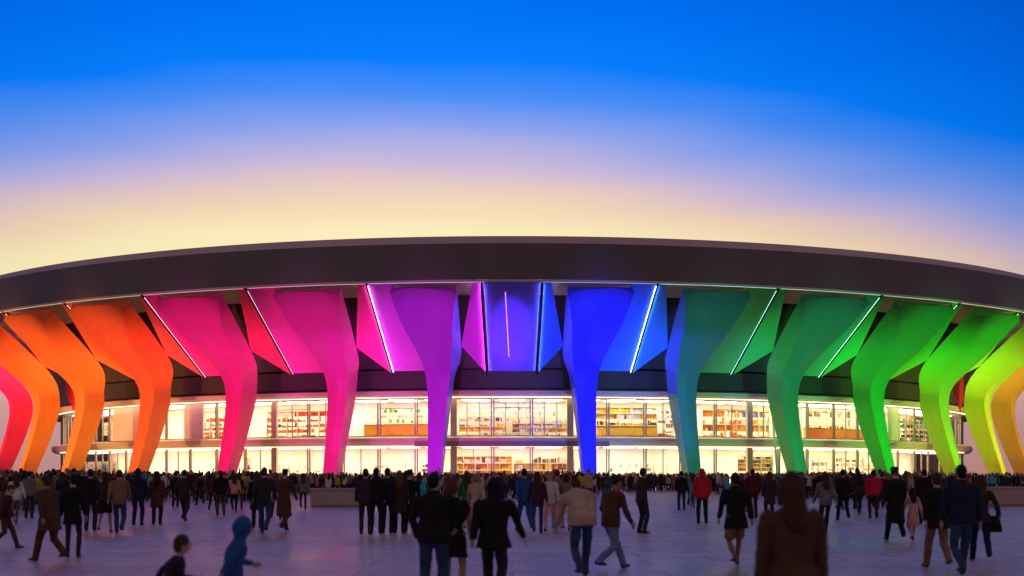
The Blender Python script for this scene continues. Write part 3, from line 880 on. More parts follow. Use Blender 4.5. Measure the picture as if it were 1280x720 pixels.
def build_figure(sp, voxel, detail=False):
    """one continuous body mesh; material slots: skin hair top bottom shoe extra eyes lips. Height about 1.75, facing +Y."""
    g = MB()
    lean = D2R(sp.get('lean', 3)); tw = sp.get('bulk', 1.0); fem = sp.get('fem', False)
    hipz = sp.get('hip', 0.93)

    def S(x, y, z):            # spine transform: forward lean grows with height
        k = max(0.0, z - 0.95)
        a = lean * min(1.0, 0.35 + k / 0.5 * 0.65) if k > 0 else 0
        return Vector((x, y + math.sin(a) * k, hipz - 0.93 + min(z, 0.95) + math.cos(a) * k))
    sw = (0.172 if fem else 0.195)
    # legs
    for sx, ft in ((-1, sp.get('footL', (0.0, 0.0))), (1, sp.get('footR', (0.0, 0.0)))):
        ank = Vector((sx * sp.get('stance', 0.10), ft[0], 0.085 + ft[1]))
        hp = Vector((sx * 0.092, 0, hipz - 0.02))
        kn, ank = ik(hp, ank, 0.43, 0.425, (sx * 0.12, 1, 0))
        legm = sp.get('legm', 'pants')
        if legm == 'pants':
            w = sp.get('legw', 1.0)
            g.tube([hp + Vector((0, 0, .05)), hp.lerp(kn, .4), kn, kn.lerp(ank, .4), ank + Vector((0, 0, .0)), ank + Vector((0, .0, -.035))],
                   [(.095 * w, .105 * w), (.086 * w, .092 * w), (.068 * w, .07 * w), (.066 * w, .068 * w), (.058 * w, .062 * w), (.058 * w, .064 * w)], 12, mat=BOT)
        else:
            g.tube([hp + Vector((0, 0, .05)), hp.lerp(kn, .4), kn, kn.lerp(ank, .35), ank, ank + Vector((0, 0, -.03))],
                   [.088, .076, .053, .055, .036, .038], 12, mat=SKIN if legm == 'bare' else BOT)
            if legm == 'shorts':
                g.tube([hp + Vector((0, 0, .06)), hp.lerp(kn, .5), hp.lerp(kn, .92)], [(.10, .11), (.10, .105), (.098, .10)], 12, mat=BOT)
        # shoe
        pitch = -ft[1] * 1.6 if ft[1] > 0.04 else 0.0
        fdir = Vector((sx * 0.12, math.cos(pitch), math.sin(pitch))).normalized()
        if ft[1] < -0.001: fdir = Vector((sx * .12, 1, 0.25)).normalized()
        heel = ank + Vector((0, 0, -0.04)) - fdir * 0.055
        g.tube([heel - fdir * .012, heel + fdir * .03, heel + fdir * .12, heel + fdir * .20, heel + fdir * .235],
               [(.026, .030), (.040, .045), (.043, .038), (.043, .028), (.024, .016)], 10, mat=SHO)
    # torso
    b = tw
    top = sp.get('topm', TOP)
    if fem:
        rings = [(.86, .165, .12), (.93, .172, .125), (1.03, .142, .105), (1.10, .135, .10), (1.22, .155, .118), (1.33, .165, .112), (1.41, .158, .09), (1.455, .10, .075), (1.475, .07, .065)]
    else:
        rings = [(.86, .160, .118), (.93, .165, .122), (1.04, .158, .115), (1.14, .165, .118), (1.26, .182, .127), (1.35, .192, .122), (1.42, .182, .098), (1.465, .12, .08), (1.485, .08, .07)]
    hem = sp.get('hem', 0.86)
    pts = [S(0, 0, z) for z, _, _ in rings]
    rr = [(a * b, c * (b * 1.02)) for _, a, c in rings]
    g.tube(pts, rr, 18, mat=top)
    g.tube([S(0, 0, .80), S(0, 0, .90), S(0, 0, .97)], [(.12, .10), (.163, .118), (.15, .11)], 16, mat=BOT if sp.get('legm', 'pants') != 'bare' else top)
    if hem < 0.86:             # coat / skirt
        fl = sp.get('flare', 1.12)
        zs = [0.99, 0.92, 0.5 * (0.92 + hem), hem]
        ra = [(.16 * b, .12 * b), (.178 * b, .138 * b), (.185 * b * (1 + fl) / 2, .155 * b * (1 + fl) / 2), (.19 * b * fl, .165 * b * fl)]
        g.tube([S(0, -0.0, z) for z in zs], ra, 18, mat=sp.get('skirtm', top))
    elif sp.get('jacket', True):
        g.tube([S(0, 0, 1.12), S(0, 0, .96), S(0, 0, .84)], [(.172 * b, .128 * b), (.180 * b, .138 * b), (.182 * b, .14 * b)], 18, mat=top)
    # neck, head
    hy = sp.get('head_pitch', 0.0); yaw = D2R(sp.get('yaw', 0))
    nb = S(0, 0.0, 1.46)
    hc = S(0, 0.025, 1.635) + Vector((sp.get('head_x', 0), sp.get('head_y', 0), sp.get('head_z', 0)))
    g.tube([nb - Vector((0, 0, .03)), nb.lerp(hc, .4), hc - Vector((0, 0, .05))], [(.068, .065), (.056, .058), (.056, .06)], 12, mat=SKIN)
    Rm = Matrix.Rotation(yaw, 3, 'Z') @ Matrix.Rotation(D2R(-hy) - lean * 0.5, 3, 'X')

    def Hh(x, y, z):
        return hc + Rm @ (Vector((x, y, z)) * sp.get('headk', 1.0))
    HK = sp.get('headk', 1.0)
    g.ball(hc, (.074 * HK, .094 * HK, .112 * HK), SKIN, rot=Rm)
    g.ball(Hh(0, .03, -.055), (.056, .062, .062), SKIN, rot=Rm)
    g.tube([Hh(0, .085, .022), Hh(0, .108, -.012), Hh(0, .090, -.028)], [.010, .017, .012], 8, mat=SKIN)
    for sx in (-1, 1):
        g.ball(Hh(sx * .076, -.005, -.005), (.012, .022, .033), SKIN, 8, 6, rot=Rm)
    hs = sp.get('hair', 'short')
    hg = g if not detail else MB()
    if hs == 'hood':
        g.ball(Hh(0, -.02, .02), (.105 * HK, .115 * HK, .135 * HK), top, rot=Rm)
        g.tube([nb - Vector((0, .02, .05)), Hh(0, -.03, -.08)], [(.12, .1), (.10, .10)], 12, mat=top)
    elif hs == 'hat':
        hg.ball(Hh(0, -.014, .028), (.083, .104, .105), HAIR, rot=Rm)
        g.tube([Hh(0, 0, .045), Hh(0, 0, .125), Hh(0, 0, .135)], [(.088, .108), (.080, .098), (.05, .06)], 14, mat=EXT)
    else:
        hg.ball(Hh(0, -.016, .022), (.084 * HK, .100 * HK, .112 * HK), HAIR, rot=Rm)
        hg.ball(Hh(0, -.042, -.025), (.072 * HK, .070 * HK, .085 * HK), HAIR, rot=Rm)
        if hs == 'bob':
            for sx in (-1, 1):
                hg.tube([Hh(sx * .062, -.01, .06), Hh(sx * .082, -.012, -.03), Hh(sx * .068, -.02, -.12)], [(.03, .05), (.032, .06), (.02, .045)], 10, mat=HAIR)
            hg.tube([Hh(0, -.07, .06), Hh(0, -.085, -.04), Hh(0, -.07, -.13)], [(.07, .04), (.08, .045), (.07, .03)], 12, mat=HAIR)
        if hs == 'long':
            hg.tube([Hh(0, -.06, .07), Hh(0, -.092, -.03), Hh(0, -.105, -.14), S(0, -.125, 1.36), S(0, -.125, 1.26)], [(.072, .04), (.088, .05), (.10, .048), (.105, .042), (.06, .022)], 14, mat=HAIR)
            for sx in (-1, 1):
                hg.tube([Hh(sx * .06, -.01, .06), Hh(sx * .084, -.015, -.04), Hh(sx * .085, -.03, -.15)], [(.03, .05), (.032, .055), (.03, .04)], 10, mat=HAIR)
        if hs == 'bun':
            hg.ball(Hh(0, -.10, .085), (.042, .042, .040), HAIR, rot=Rm)
    if sp.get('collar'):
        g.tube([S(0, -.01, 1.43), S(0, -.012, 1.52)], [(.098, .088), (.085, .082)], 14, mat=top)
    # arms
    hands = []
    for sx, key in ((-1, 'handL'), (1, 'handR')):
        sh = S(sx * sw * (0.5 + 0.5 * b), 0, 1.415)
        hd = sp.get(key, (sx * 0.27, 0.04, 0.80))
        hd = Vector(hd) + (S(0, 0, 1.4) - Vector((0, 0, 1.4))) * sp.get('arm_follow', 0.55)
        el, hd = ik(sh, hd, 0.285, 0.255, sp.get(key + '_hint', (sx * 0.45, -1, -0.3)))
        sl = sp.get('sleeve', TOP)
        k = 0.6 + 0.4 * b
        if sp.get('bare_arms'):
            g.tube([sh + Vector((-sx * .04, 0, .01)), sh.lerp(el, .35), sh.lerp(el, .55)], [.066 * k, .06 * k, .056 * k], 10, mat=top)
            g.tube([sh.lerp(el, .3), el, el.lerp(hd, .4), hd], [.044, .040, .038, .027], 10, mat=SKIN)
        else:
            g.tube([sh + Vector((-sx * .05, 0, .012)), sh.lerp(el, .12), sh.lerp(el, .5), el, el.lerp(hd, .5), hd], [.062 * k, .069 * k, .062 * k, .053 * k, .05 * k, .042 * k], 12, mat=top)
        fd = (hd - el).normalized()
        palm = Vector((sx, 0, 0)) - fd * fd.dot(Vector((sx, 0, 0)))
        if palm.length < .1: palm = Vector((0, 0, 1)) - fd * fd.dot(Vector((0, 0, 1)))
        palm.normalize()
        wid = fd.cross(palm).normalized()
        g.tube([hd - fd * .03, hd + fd * .02, hd + fd * .055, hd + fd * .09], [(.028, .020), (.036, .018), (.041, .017), (.038, .013)], 10, side=wid, mat=SKIN)
        hands.append((hd, fd, palm, wid, sx))
    if sp.get('backpack'):
        g.tube([S(0, -.15, 1.0), S(0, -.19, 1.08), S(0, -.19, 1.28), S(0, -.16, 1.42)], [(.10, .05), (.145, .09), (.14, .085), (.09, .04)], 14, mat=EXT)
    src = BVHTree.FromPolygons([tuple(v) for v in g.v], g.f)
    mats = g.m

    def remesh(gg, vx, it):
        me = bpy.data.meshes.new('tmp'); me.from_pydata(gg.v, [], gg.f); me.update()
        bm = bmesh.new(); bm.from_mesh(me); bmesh.ops.recalc_face_normals(bm, faces=bm.faces); bm.to_mesh(me); bm.free()
        o = bpy.data.objects.new('tmp', me); COL.objects.link(o)
        r = o.modifiers.new('r', 'REMESH'); r.mode = 'VOXEL'; r.voxel_size = vx
        s = o.modifiers.new('s', 'SMOOTH'); s.factor = .5; s.iterations = it
        dg = bpy.context.evaluated_depsgraph_get()
        out = bpy.data.meshes.new_from_object(o.evaluated_get(dg))
        bpy.data.objects.remove(o); bpy.data.meshes.remove(me)
        return out
    out = remesh(g, voxel, 2 if voxel < .03 else 1)
    co = np.empty(len(out.vertices) * 3, np.float32); out.vertices.foreach_get('co', co); co = co.reshape(-1, 3)
    V = [Vector(c) for c in co]
    F = [tuple(p.vertices) for p in out.polygons]
    fm = []
    vm = [0] * len(V)
    for p in out.polygons:
        hit = src.find_nearest(p.center)
        mi = mats[hit[2]] if hit[2] is not None else TOP
        fm.append(mi)
        for q in p.vertices: vm[q] = mi
    if voxel < .03:
        sd = Vector((sp.get('seed', 0) * 3.1, 1.7, .3))
        amp = sp.get('fold', .011)
        for i, vv in enumerate(out.vertices):
            if vm[i] in (TOP, BOT, EXT):
                n_ = noise.noise(V[i] * 7 + sd) + 0.6 * noise.noise(Vector((V[i].x * 9, V[i].y * 9, V[i].z * 22)) + sd)
                V[i] = V[i] + vv.normal * (n_ * amp)
            elif vm[i] == HAIR:
                V[i] = V[i] + vv.normal * (noise.noise(Vector((V[i].x * 50, V[i].y * 50, V[i].z * 12))) * .008)
    bpy.data.meshes.remove(out)
    if detail:
        ex = MB()
        for hd, fd, palm, wid, sx in hands:
            k0 = hd + fd * .075
            for j, (off, ln) in enumerate(((-.028, .068), (-.010, .078), (.009, .073), (.026, .056))):
                b0 = k0 + wid * off
                b1 = b0 + fd * ln * .45 - palm * .006; b2 = b1 + (fd * .85 - palm * .5).normalized() * ln * .32; b3 = b2 + (fd * .6 - palm * .8).normalized() * ln * .25
                ex.tube([b0 - fd * .02, b0, b1, b2, b3], [.009, .0095, .0088, .008, .006], 7, mat=SKIN)
            t0_ = hd + fd * .025 - wid * .028
            ex.tube([t0_, t0_ - wid * .022 + fd * .02, t0_ - wid * .03 + fd * .05 - palm * .01, t0_ - wid * .026 + fd * .07 - palm * .016], [.012, .0115, .010, .007], 7, mat=SKIN)
        for sx in (-1, 1):
            ex.ball(Hh(sx * .030, .083, .018), (.010, .008, .006), EYES, 8, 6, rot=Rm)
        ex.tube([Hh(-.022, .088, -.058), Hh(0, .094, -.057), Hh(.022, .088, -.058)], [.004, .007, .004], 6, side=(0, 0, 1), mat=LIPS)
        bb = len(V)
        V += [Vector(v) for v in ex.v]; F += [tuple(i + bb for i in f) for f in ex.f]; fm += ex.m
    hair = None
    if detail and hg.v:
        hm = remesh(hg, .014, 2)
        for vv in hm.vertices:
            vv.co += vv.normal * (noise.noise(Vector((vv.co.x * 60, vv.co.y * 60, vv.co.z * 10))) * .009)
        hm.polygons.foreach_set('use_smooth', [True] * len(hm.polygons))
        hair = hm
    zmin = min(v.z for v in V)
    for v in V: v.z -= zmin
    if hair:
        for vv in hair.vertices: vv.co.z -= zmin
    return V, F, fm, hair


def to_mesh(name, V, F, fm):
    me = bpy.data.meshes.new(name)
    me.from_pydata([tuple(v) for v in V], [], F)
    for k in range(8): me.materials.append(SK[0])
    me.polygons.foreach_set('material_index', np.array(fm, dtype=np.int32))
    me.polygons.foreach_set('use_smooth', [True] * len(F))
    me.update()
    return me


def dress(o, skin=0, hair=0, top='black', bot='denim', shoe='black', ext='black'):
    ms = [SK[skin], HR[hair], CL[top], CL[bot], SHOE[shoe], CL[ext], EYEM, LIPM]
    for k, m in enumerate(ms):
        o.material_slots[k].link = 'OBJECT'; o.material_slots[k].material = m


def person(me, x, y, rz, scale, label, group=None, hair_me=None, cat='person', **kw):
    o = bpy.data.objects.new('person', me); link(o)
    o.location = (x, y, 0.003); o.rotation_euler = (0, 0, rz); o.scale = (scale,) * 3
    dress(o, **kw)
    tag(o, label, cat, group)
    if hair_me:
        h = bpy.data.objects.new('hair', hair_me); link(h, o)
        if not hair_me.materials: hair_me.materials.append(HR[kw.get('hair', 0)])
    return o


WALK = dict(footL=(0.30, 0.0), footR=(-0.30, 0.10), handL=(-0.27, -0.16, 0.86), handR=(0.27, 0.22, 0.90), hip=0.905)
WALK2 = dict(footL=(-0.28, 0.09), footR=(0.28, 0.0), handL=(-0.27, 0.2, 0.90), handR=(0.27, -0.15, 0.86), hip=0.91)
STAND = dict(stance=0.11, footL=(0.02, 0), footR=(-0.02, 0))
POCK = dict(stance=0.12, handL=(-0.22, 0.10, 0.90), handR=(0.22, 0.10, 0.90), handL_hint=(-1, -.6, 0), handR_hint=(1, -.6, 0))
PHONE = dict(stance=0.11, handL=(-0.10, 0.36, 1.58), handR=(0.10, 0.36, 1.58), handL_hint=(-1, 0, -1), handR_hint=(1, 0, -1))
RAISE = dict(stance=0.12, handL=(-0.26, 0.04, 0.82), handR=(0.30, 0.16, 1.90), handR_hint=(1, -.2, 0))
FOLD = dict(stance=0.10, handL=(0.08, 0.22, 1.18), handR=(-0.08, 0.24, 1.14), handL_hint=(-1, 0, -.6), handR_hint=(1, 0, -.6))

ARCH_SPECS = [
    ('man standing', dict(STAND, bulk=1.04)),
    ('man walking', dict(WALK, bulk=1.02)),
    ('man hands in pockets', dict(POCK, bulk=1.06, collar=True)),
    ('coat standing', dict(STAND, hem=0.58, bulk=1.05, fem=True, hair='long')),
    ('woman walking', dict(WALK2, fem=True, hair='long', legw=.85)),
    ('woman skirt', dict(WALK2, fem=True, hair='bob', hem=0.6, legm='bare', skirtm=BOT, flare=1.15, legw=.8)),
    ('phone', dict(PHONE, bulk=1.02)),
    ('raise', dict(RAISE, fem=True, hair='bun', legw=.88)),
    ('hood', dict(POCK, hair='hood', bulk=1.1)),
    ('backpack', dict(WALK, backpack=True, bulk=1.03)),
    ('folded', dict(FOLD, fem=True, hair='long', legw=.85)),
    ('long coat', dict(WALK, hem=0.45, bulk=1.08, hair='hat')),
]
ARCH = []
for i, (nm, spx) in enumerate(ARCH_SPECS):
    V, F, fm, _ = build_figure(dict(spx, seed=i), 0.026)
    ARCH.append((nm, to_mesh('figure_' + nm.replace(' ', '_'), V, F, fm)))
A = {nm: i for i, (nm, _) in enumerate(ARCH)}

HUMANS = []      # (x, y) of everyone already placed


def near_person(spec, px, yfeet, height, rot, label, voxel=0.014, **kw):
    X, Y, d = px_ground(px, yfeet)
    V, F, fm, hair = build_figure(spec, voxel, True)
    top = max(v.z for v in V)
    if hair: top = max(top, max(v.co.z for v in hair.vertices))
    me = to_mesh('figure_near', V, F, fm)
    natural = 1.765
    HUMANS.append((X, Y))
    return person(me, X, Y, D2R(rot), height * EYE / 1.62 / natural, label, None, hair, **kw)


# ---- nearest people, one by one (pixel column, pixel row of the feet)
near_person(dict(STAND, hem=.5, bulk=1.2, fem=True, hair='long', footL=(.18, 0), footR=(-.18, .06), fold=.016), 991, 868, 1.66, 4, 'long brown haired woman in dark maroon brown coat walking away closest to the camera', 0.013,
            skin=0, hair=1, top='brown', bot='charcoal')
near_person(dict(POCK, bulk=1.17, lean=7, hair='short', handR=(0.30, 0.20, 1.02), handR_hint=(1, -.5, 0), legw=1.1, collar=True, yaw=-20), 542, 758, 1.67, 0, 'man in black jacket and blue jeans hugged by a woman', 0.013,
            skin=0, hair=0, top='black', bot='denim')
near_person(dict(STAND, fem=True, hair='bob', hem=.62, legm='bare', skirtm=TOP, flare=1.1, handL=(-0.44, 0.12, 1.34), handL_hint=(-.4, -.7, .2), handR=(.24, .1, .86), bare_arms=True, yaw=-35, head_x=-.02), 567, 750, 1.60, -8,
            'woman in short black dress with bare arm around the man in blue jeans', 0.012, skin=0, hair=2, top='black', bot='black')
near_person(dict(WALK, bulk=1.24, hem=.78, lean=6, hair='hood', handR=(0.40, 0.18, .92), legw=1.12), 617, 752, 1.62, -6, 'person in bulky black hooded coat walking beside the hugging couple', 0.014,
            skin=0, hair=1, top='black', bot='charcoal')
near_person(dict(WALK2, bulk=1.26, lean=44, hair='short', head_y=.03, head_pitch=25, handL=(-.32, .35, .86), handR=(.26, .4, .88), fold=.018), 728, 722, 1.80, 8, 'person in puffy cream jacket bending forward with dark jeans', 0.014,
            skin=0, hair=1, top='beige', bot='denim', shoe='brown')
near_person(dict(WALK, bulk=1.1, lean=10, hair='hat', hip=.89, footL=(.40, 0), footR=(-.36, .12), handL=(-.30, .2, .95)), 763, 712, 1.70, -55, 'striding person in dark brown jacket and light blue jeans beside the cream jacket', 0.015,
            skin=1, hair=0, top='brown', bot='light denim', ext='charcoal')
near_person(dict(WALK2, bulk=1.12, hem=.72, legm='shorts', hair='short', collar=True), 920, 707, 1.70, 5, 'person in black jacket with tan shorts and bare legs walking away', 0.015,
            skin=1, hair=0, top='black', bot='tan', shoe='brown')
near_person(dict(WALK, bulk=1.1, hem=.76, hair='short', legw=1.05), 1172, 711, 1.70, 0, 'person in black jacket and rust brown trousers walking away', 0.015,
            skin=0, hair=1, top='black', bot='tan')
near_person(dict(WALK2, bulk=1.16, hair='short', collar=True, handL=(-.30, .08, .82), handR=(.30, .02, .82)), 1203, 720, 1.83, 0, 'tall man in black jacket and dark blue jeans walking away', 0.014,
            skin=0, hair=0, top='navy', bot='denim')
near_person(dict(WALK, fem=True, hair='long', bulk=1.02, hem=.8, handR=(.36, .05, .92)), 1226, 702, 1.66, -10, 'woman in dark top carrying a black handbag beside the tall man', 0.016,
            skin=0, hair=1, top='charcoal', bot='navy')
near_person(dict(WALK, bulk=1.2, hem=.66, hair='short', lean=8, legw=1.1), 62, 702, 1.66, 60, 'person in heavy dark brown coat and brown trousers crossing at the left', 0.016,
            skin=1, hair=1, top='brown', bot='brown')
near_person(dict(STAND, bulk=.96, legw=.8, hair='short', fem=True, hem=.7, yaw=20), 91, 697, 1.66, 10, 'slim person in long black coat beside the heavy brown coat', 0.018,
            skin=0, hair=0, top='black', bot='charcoal')
near_person(dict(WALK, bulk=1.1, hair='hat', lean=12), 6, 686, 1.45, -80, 'person in rust brown jacket at the left edge', 0.018, skin=0, hair=1, top='maroon', bot='brown', ext='brown')
KID = dict(bulk=1.16, headk=1.32, head_z=.03, lean=13, hip=.88, legw=1.1, fold=.016)
near_person(dict(KID, hair='hood', footL=(.40, 0), footR=(-.40, .18), handL=(-.30, .34, 1.08), handR=(.34, -.30, .98)), 290, 792, 1.20, -62,
            'child in bright blue hooded jacket running across the foreground at left', 0.014, skin=0, hair=1, top='blue', bot='navy', cat='child')
near_person(dict(KID, hair='short', footL=(-.38, .16), footR=(.38, 0), handL=(-.36, -.28, 1.0), handR=(.30, .34, 1.10)), 214, 806, 1.06, -70,
            'smaller child in navy jacket running behind the blue hooded child', 0.014, skin=0, hair=1, top='navy', bot='charcoal', cat='child')

# handbag of the woman at the right
hx, hy, hd = px_ground(1240, 702)
hb = empty('handbag', (hx, hy, 0.52)); tag(hb, 'black handbag held by the woman beside the tall man', 'bag')
b = MB(); b.tube([(0, 0, 0), (0, 0, .05), (0, 0, .2), (0, 0, .29)], [(.17, .06), (.185, .075), (.15, .06), (.10, .03)], 16); b.build('bag_body', CL['black'], hb, 50)
b = MB(); b.tube([(-.08, 0, .27), (-.07, 0, .40), (0, 0, .46), (.07, 0, .40), (.08, 0, .27)], [.009] * 5, 8, side=(0, 1, 0)); b.build('strap', CL['black'], hb, 50)

# ---- people in the middle distance: px, feet row, archetype, height, rotation, clothes, label
MID = [
    (113, 664, 'man standing', 1.72, 10, dict(top='black', bot='charcoal'), 'person in black jacket left of the grey jacketed woman'),
    (131, 666, 'woman skirt', 1.66, 5, dict(top='charcoal', bot='black', hair=1), 'bare legged woman in charcoal jacket and short black skirt at the left'),
    (149, 667, 'man walking', 1.72, 10, dict(top='tan', bot='denim', hair=1), 'person in tan brown jacket and dark jeans at the left'),
    (172, 657, 'hood', 1.74, 0, dict(top='navy', bot='navy'), 'person in navy hooded jacket right of the tan jacket'),
    (196, 656, 'coat standing', 1.68, 5, dict(top='brown', bot='black', hair=0), 'woman in long dark brown coat standing alone at the left'),
    (230, 652, 'man walking', 1.76, -10, dict(top='charcoal', bot='charcoal'), 'man in charcoal suit walking right of the long brown coat'),
    (219, 634, 'man standing', 1.74, 0, dict(top='black', bot='black'), 'person all in black behind the charcoal suited man'),
    (250, 632, 'backpack', 1.72, 30, dict(top='brown', bot='charcoal', ext='black'), 'person in brown with a black backpack right of the charcoal suit'),
    (276, 645, 'man hands in pockets', 1.74, 20, dict(top='black', bot='brown'), 'person in bulky black jacket and brown trousers near the hot pink column foot'),
    (266, 640, 'woman walking', 1.64, 0, dict(top='maroon', bot='black', hair=1), 'woman in maroon top beside the bulky black jacket'),
    (330, 667, 'man walking', 1.78, 0, dict(top='charcoal', bot='denim'), 'man in charcoal jacket and jeans left of the brown blur coat'),
    (321, 660, 'coat standing', 1.66, 0, dict(top='black', bot='black', hair=1), 'woman in black coat just left of the man in charcoal jacket'),
    (355, 664, 'long coat', 1.74, -20, dict(top='brown', bot='brown', ext='black'), 'person in long brown coat and black hat right of the charcoal jacket'),
    (379, 637, 'woman walking', 1.66, 10, dict(top='grey', bot='charcoal', hair=1), 'woman in grey top beside the low wall'),
    (457, 668, 'man standing', 1.72, 5, dict(top='purple', bot='charcoal'), 'dark purple coat, first from the left in the row of five standing backs'),
    (470, 668, 'man hands in pockets', 1.74, 0, dict(top='black', bot='black'), 'black jacket, second from the left in the row of five standing backs'),
    (484, 667, 'man standing', 1.74, -5, dict(top='navy', bot='navy'), 'navy jacket, middle of the row of five standing backs'),
    (499, 667, 'coat standing', 1.68, 0, dict(top='charcoal', bot='black', hair=2), 'woman with long auburn hair, fourth in the row of five standing backs'),
    (512, 666, 'long coat', 1.72, 5, dict(top='black', bot='black', ext='charcoal'), 'long black coat and hat, rightmost of the row of five standing backs'),
    (524, 644, 'woman walking', 1.66, 0, dict(top='cyan', bot='navy', hair=1), 'woman in bright cyan top left of the hugging couple'),
    (584, 664, 'woman walking', 1.66, 10, dict(top='green', bot='yellow', hair=1), 'woman in green top and yellow trousers between the couple and black hood'),
    (595, 668, 'woman skirt', 1.62, -10, dict(top='beige', bot='pink', hair=3), 'blond woman in beige top and pink skirt right of the green top'),
    (656, 664, 'man walking', 1.76, 20, dict(top='blue', bot='blue'), 'man in blue jacket and blue trousers left of the pale group'),
    (672, 668, 'woman walking', 1.66, 0, dict(top='purple', bot='denim', hair=1), 'woman in purple top right of the blue jacketed man'),
    (688, 664, 'woman walking', 1.66, 170, dict(top='white', bot='pink', hair=3), 'blond woman in white top and pink trousers facing the camera'),
    (697, 660, 'man standing', 1.72, 10, dict(top='tan', bot='beige', hair=1), 'man in tan top and beige trousers left of the cream jacket'),
    (708, 664, 'woman skirt', 1.62, 0, dict(top='grey', bot='white', hair=1), 'woman in grey top and white skirt just left of the cream jacket'),
    (802, 667, 'phone', 1.74, -60, dict(top='charcoal', bot='charcoal'), 'lone person in charcoal lifting both arms right of the light blue jeans'),
    (852, 638, 'man standing', 1.74, 0, dict(top='black', bot='charcoal'), 'person in black left of the red jacket'),
    (866, 636, 'woman walking', 1.66, 0, dict(top='light denim', bot='light denim', hair=1), 'woman all in pale blue denim left of the red jacket'),
    (878, 655, 'hood', 1.74, 0, dict(top='red', bot='black'), 'person in bright red hooded jacket and black trousers before the sea green column'),
    (941, 648, 'man hands in pockets', 1.78, 0, dict(top='maroon', bot='charcoal'), 'man in dark maroon jacket behind the tan shorts walker'),
    (962, 650, 'coat standing', 1.68, 0, dict(top='purple', bot='black', hair=1), 'woman in purple coat left of the closest woman'),
    (1032, 668, 'woman walking', 1.66, 5, dict(top='grey', bot='black', hair=1), 'woman in light grey top and black trousers right of the closest woman'),
    (1054, 651, 'man walking', 1.78, 0, dict(top='black', bot='black'), 'man all in black right of the light grey top'),
    (1074, 643, 'woman walking', 1.68, 0, dict(top='charcoal', bot='charcoal', hair=0), 'woman in charcoal left of the red top'),
    (1092, 648, 'man hands in pockets', 1.74, 0, dict(top='red', bot='charcoal'), 'person in red top with charcoal trousers before the bright green column'),
    (1103, 642, 'backpack', 1.72, 10, dict(top='navy', bot='charcoal', ext='maroon'), 'person with a maroon backpack right of the red top'),
    (1119, 676, 'long coat', 1.76, 0, dict(top='black', bot='black', ext='black'), 'person in long black coat and hat holding hands with the girl in pink'),
    (1156, 655, 'man standing', 1.74, 0, dict(top='black', bot='black'), 'person in black behind the girl in pink'),
    (1258, 628, 'man standing', 1.74, 160, dict(top='charcoal', bot='hi-vis yellow'), 'steward in hi-vis yellow trousers before the right low wall'),
    (20, 655, 'woman walking', 1.64, 40, dict(top='white', bot='grey', hair=1), 'woman in white top at the left edge'),
    (36, 648, 'man standing', 1.70, 0, dict(top='grey', bot='charcoal'), 'man in grey top near the left edge'),
    (78, 646, 'coat standing', 1.68, 0, dict(top='navy', bot='navy', hair=1), 'woman in navy coat behind the heavy brown coat'),
    (293, 640, 'woman walking', 1.66, 20, dict(top='pink', bot='black', hair=1), 'woman in pink top near the hot pink column foot'),
    (345, 650, 'woman walking', 1.66, 0, dict(top='beige', bot='charcoal', hair=2), 'woman in beige top between charcoal jacket and brown coat'),
]
for px, yf, ar, h, rot, kw, lab in MID:
    X, Y, d = px_ground(px, yf)
    HUMANS.append((X, Y))
    person(ARCH[A[ar]][1], X, Y, D2R(rot), h / 1.765, lab, 'people scattered over the plaza', skin=random.choice((0, 0, 1)), **dict(dict(shoe='black'), **kw))
near_person(dict(WALK2, fem=True, hair='long', hem=.5, legm='bare', skirtm=TOP, bulk=.92, flare=1.15), 1141, 676, 1.34, 0, 'small girl in pale pink dress with long dark hair', 0.02, skin=0, hair=0, top='pink', bot='pink', cat='child')

# ---- the crowd
PAL = ['black'] * 5 + ['charcoal'] * 5 + ['navy'] * 4 + ['brown'] * 5 + ['maroon'] * 2 + ['purple'] * 2 + ['grey'] * 4 + ['white'] * 4 + ['beige'] * 5 + ['red', 'blue', 'pink', 'tan', 'tan', 'olive', 'green', 'yellow', 'cyan', 'orange']
BPAL = ['black', 'black', 'charcoal', 'charcoal', 'denim', 'denim', 'navy', 'brown', 'grey', 'tan']
crowd = []
cols_xy = [pol(120, s * m, 0) for s in (-1, 1) for m in MIDS]


def free(x, y, r):
    for (a, c_) in HUMANS:
        if (a - x) ** 2 + (c_ - y) ** 2 < r * r: return False
    for c_ in cols_xy:
        if (c_[0] - x) ** 2 + (c_[1] - y) ** 2 < 6: return False
    return math.hypot(x, y) > 107.5


GRID = {}


def spaced(x, y, r=0.55):
    gx, gy = int(x // 1), int(y // 1)
    for i in (-1, 0, 1):
        for j in (-1, 0, 1):
            for (a, c_) in GRID.get((gx + i, gy + j), ()):
                if (a - x) ** 2 + (c_ - y) ** 2 < r * r: return False
    GRID.setdefault((gx, gy), []).append((x, y))
    return True


def density_front(px):
    """nearest feet row (pixel y) of the dense crowd at pixel column px"""
    return float(np.interp(px, [0, 110, 160, 320, 385, 455, 560, 720, 770, 850, 900, 1000, 1110, 1220, 1280],
                           [642, 638, 627, 627, 618, 618, 625, 625, 616, 615, 619, 623, 625, 617, 615]))


tries = 0
while len(crowd) < 2100 and tries < 90000:
    tries += 1
    px = random.uniform(-20, 1300)
    yf = random.uniform(609.5, density_front(px)) if random.random() < .8 else random.uniform(608.5, 614)
    X, Y, d = px_ground(px, yf)
    if math.hypot(X, Y) < 107.5: continue
    if free(X, Y, .9) and spaced(X, Y, .5): crowd.append((d, px, X, Y))
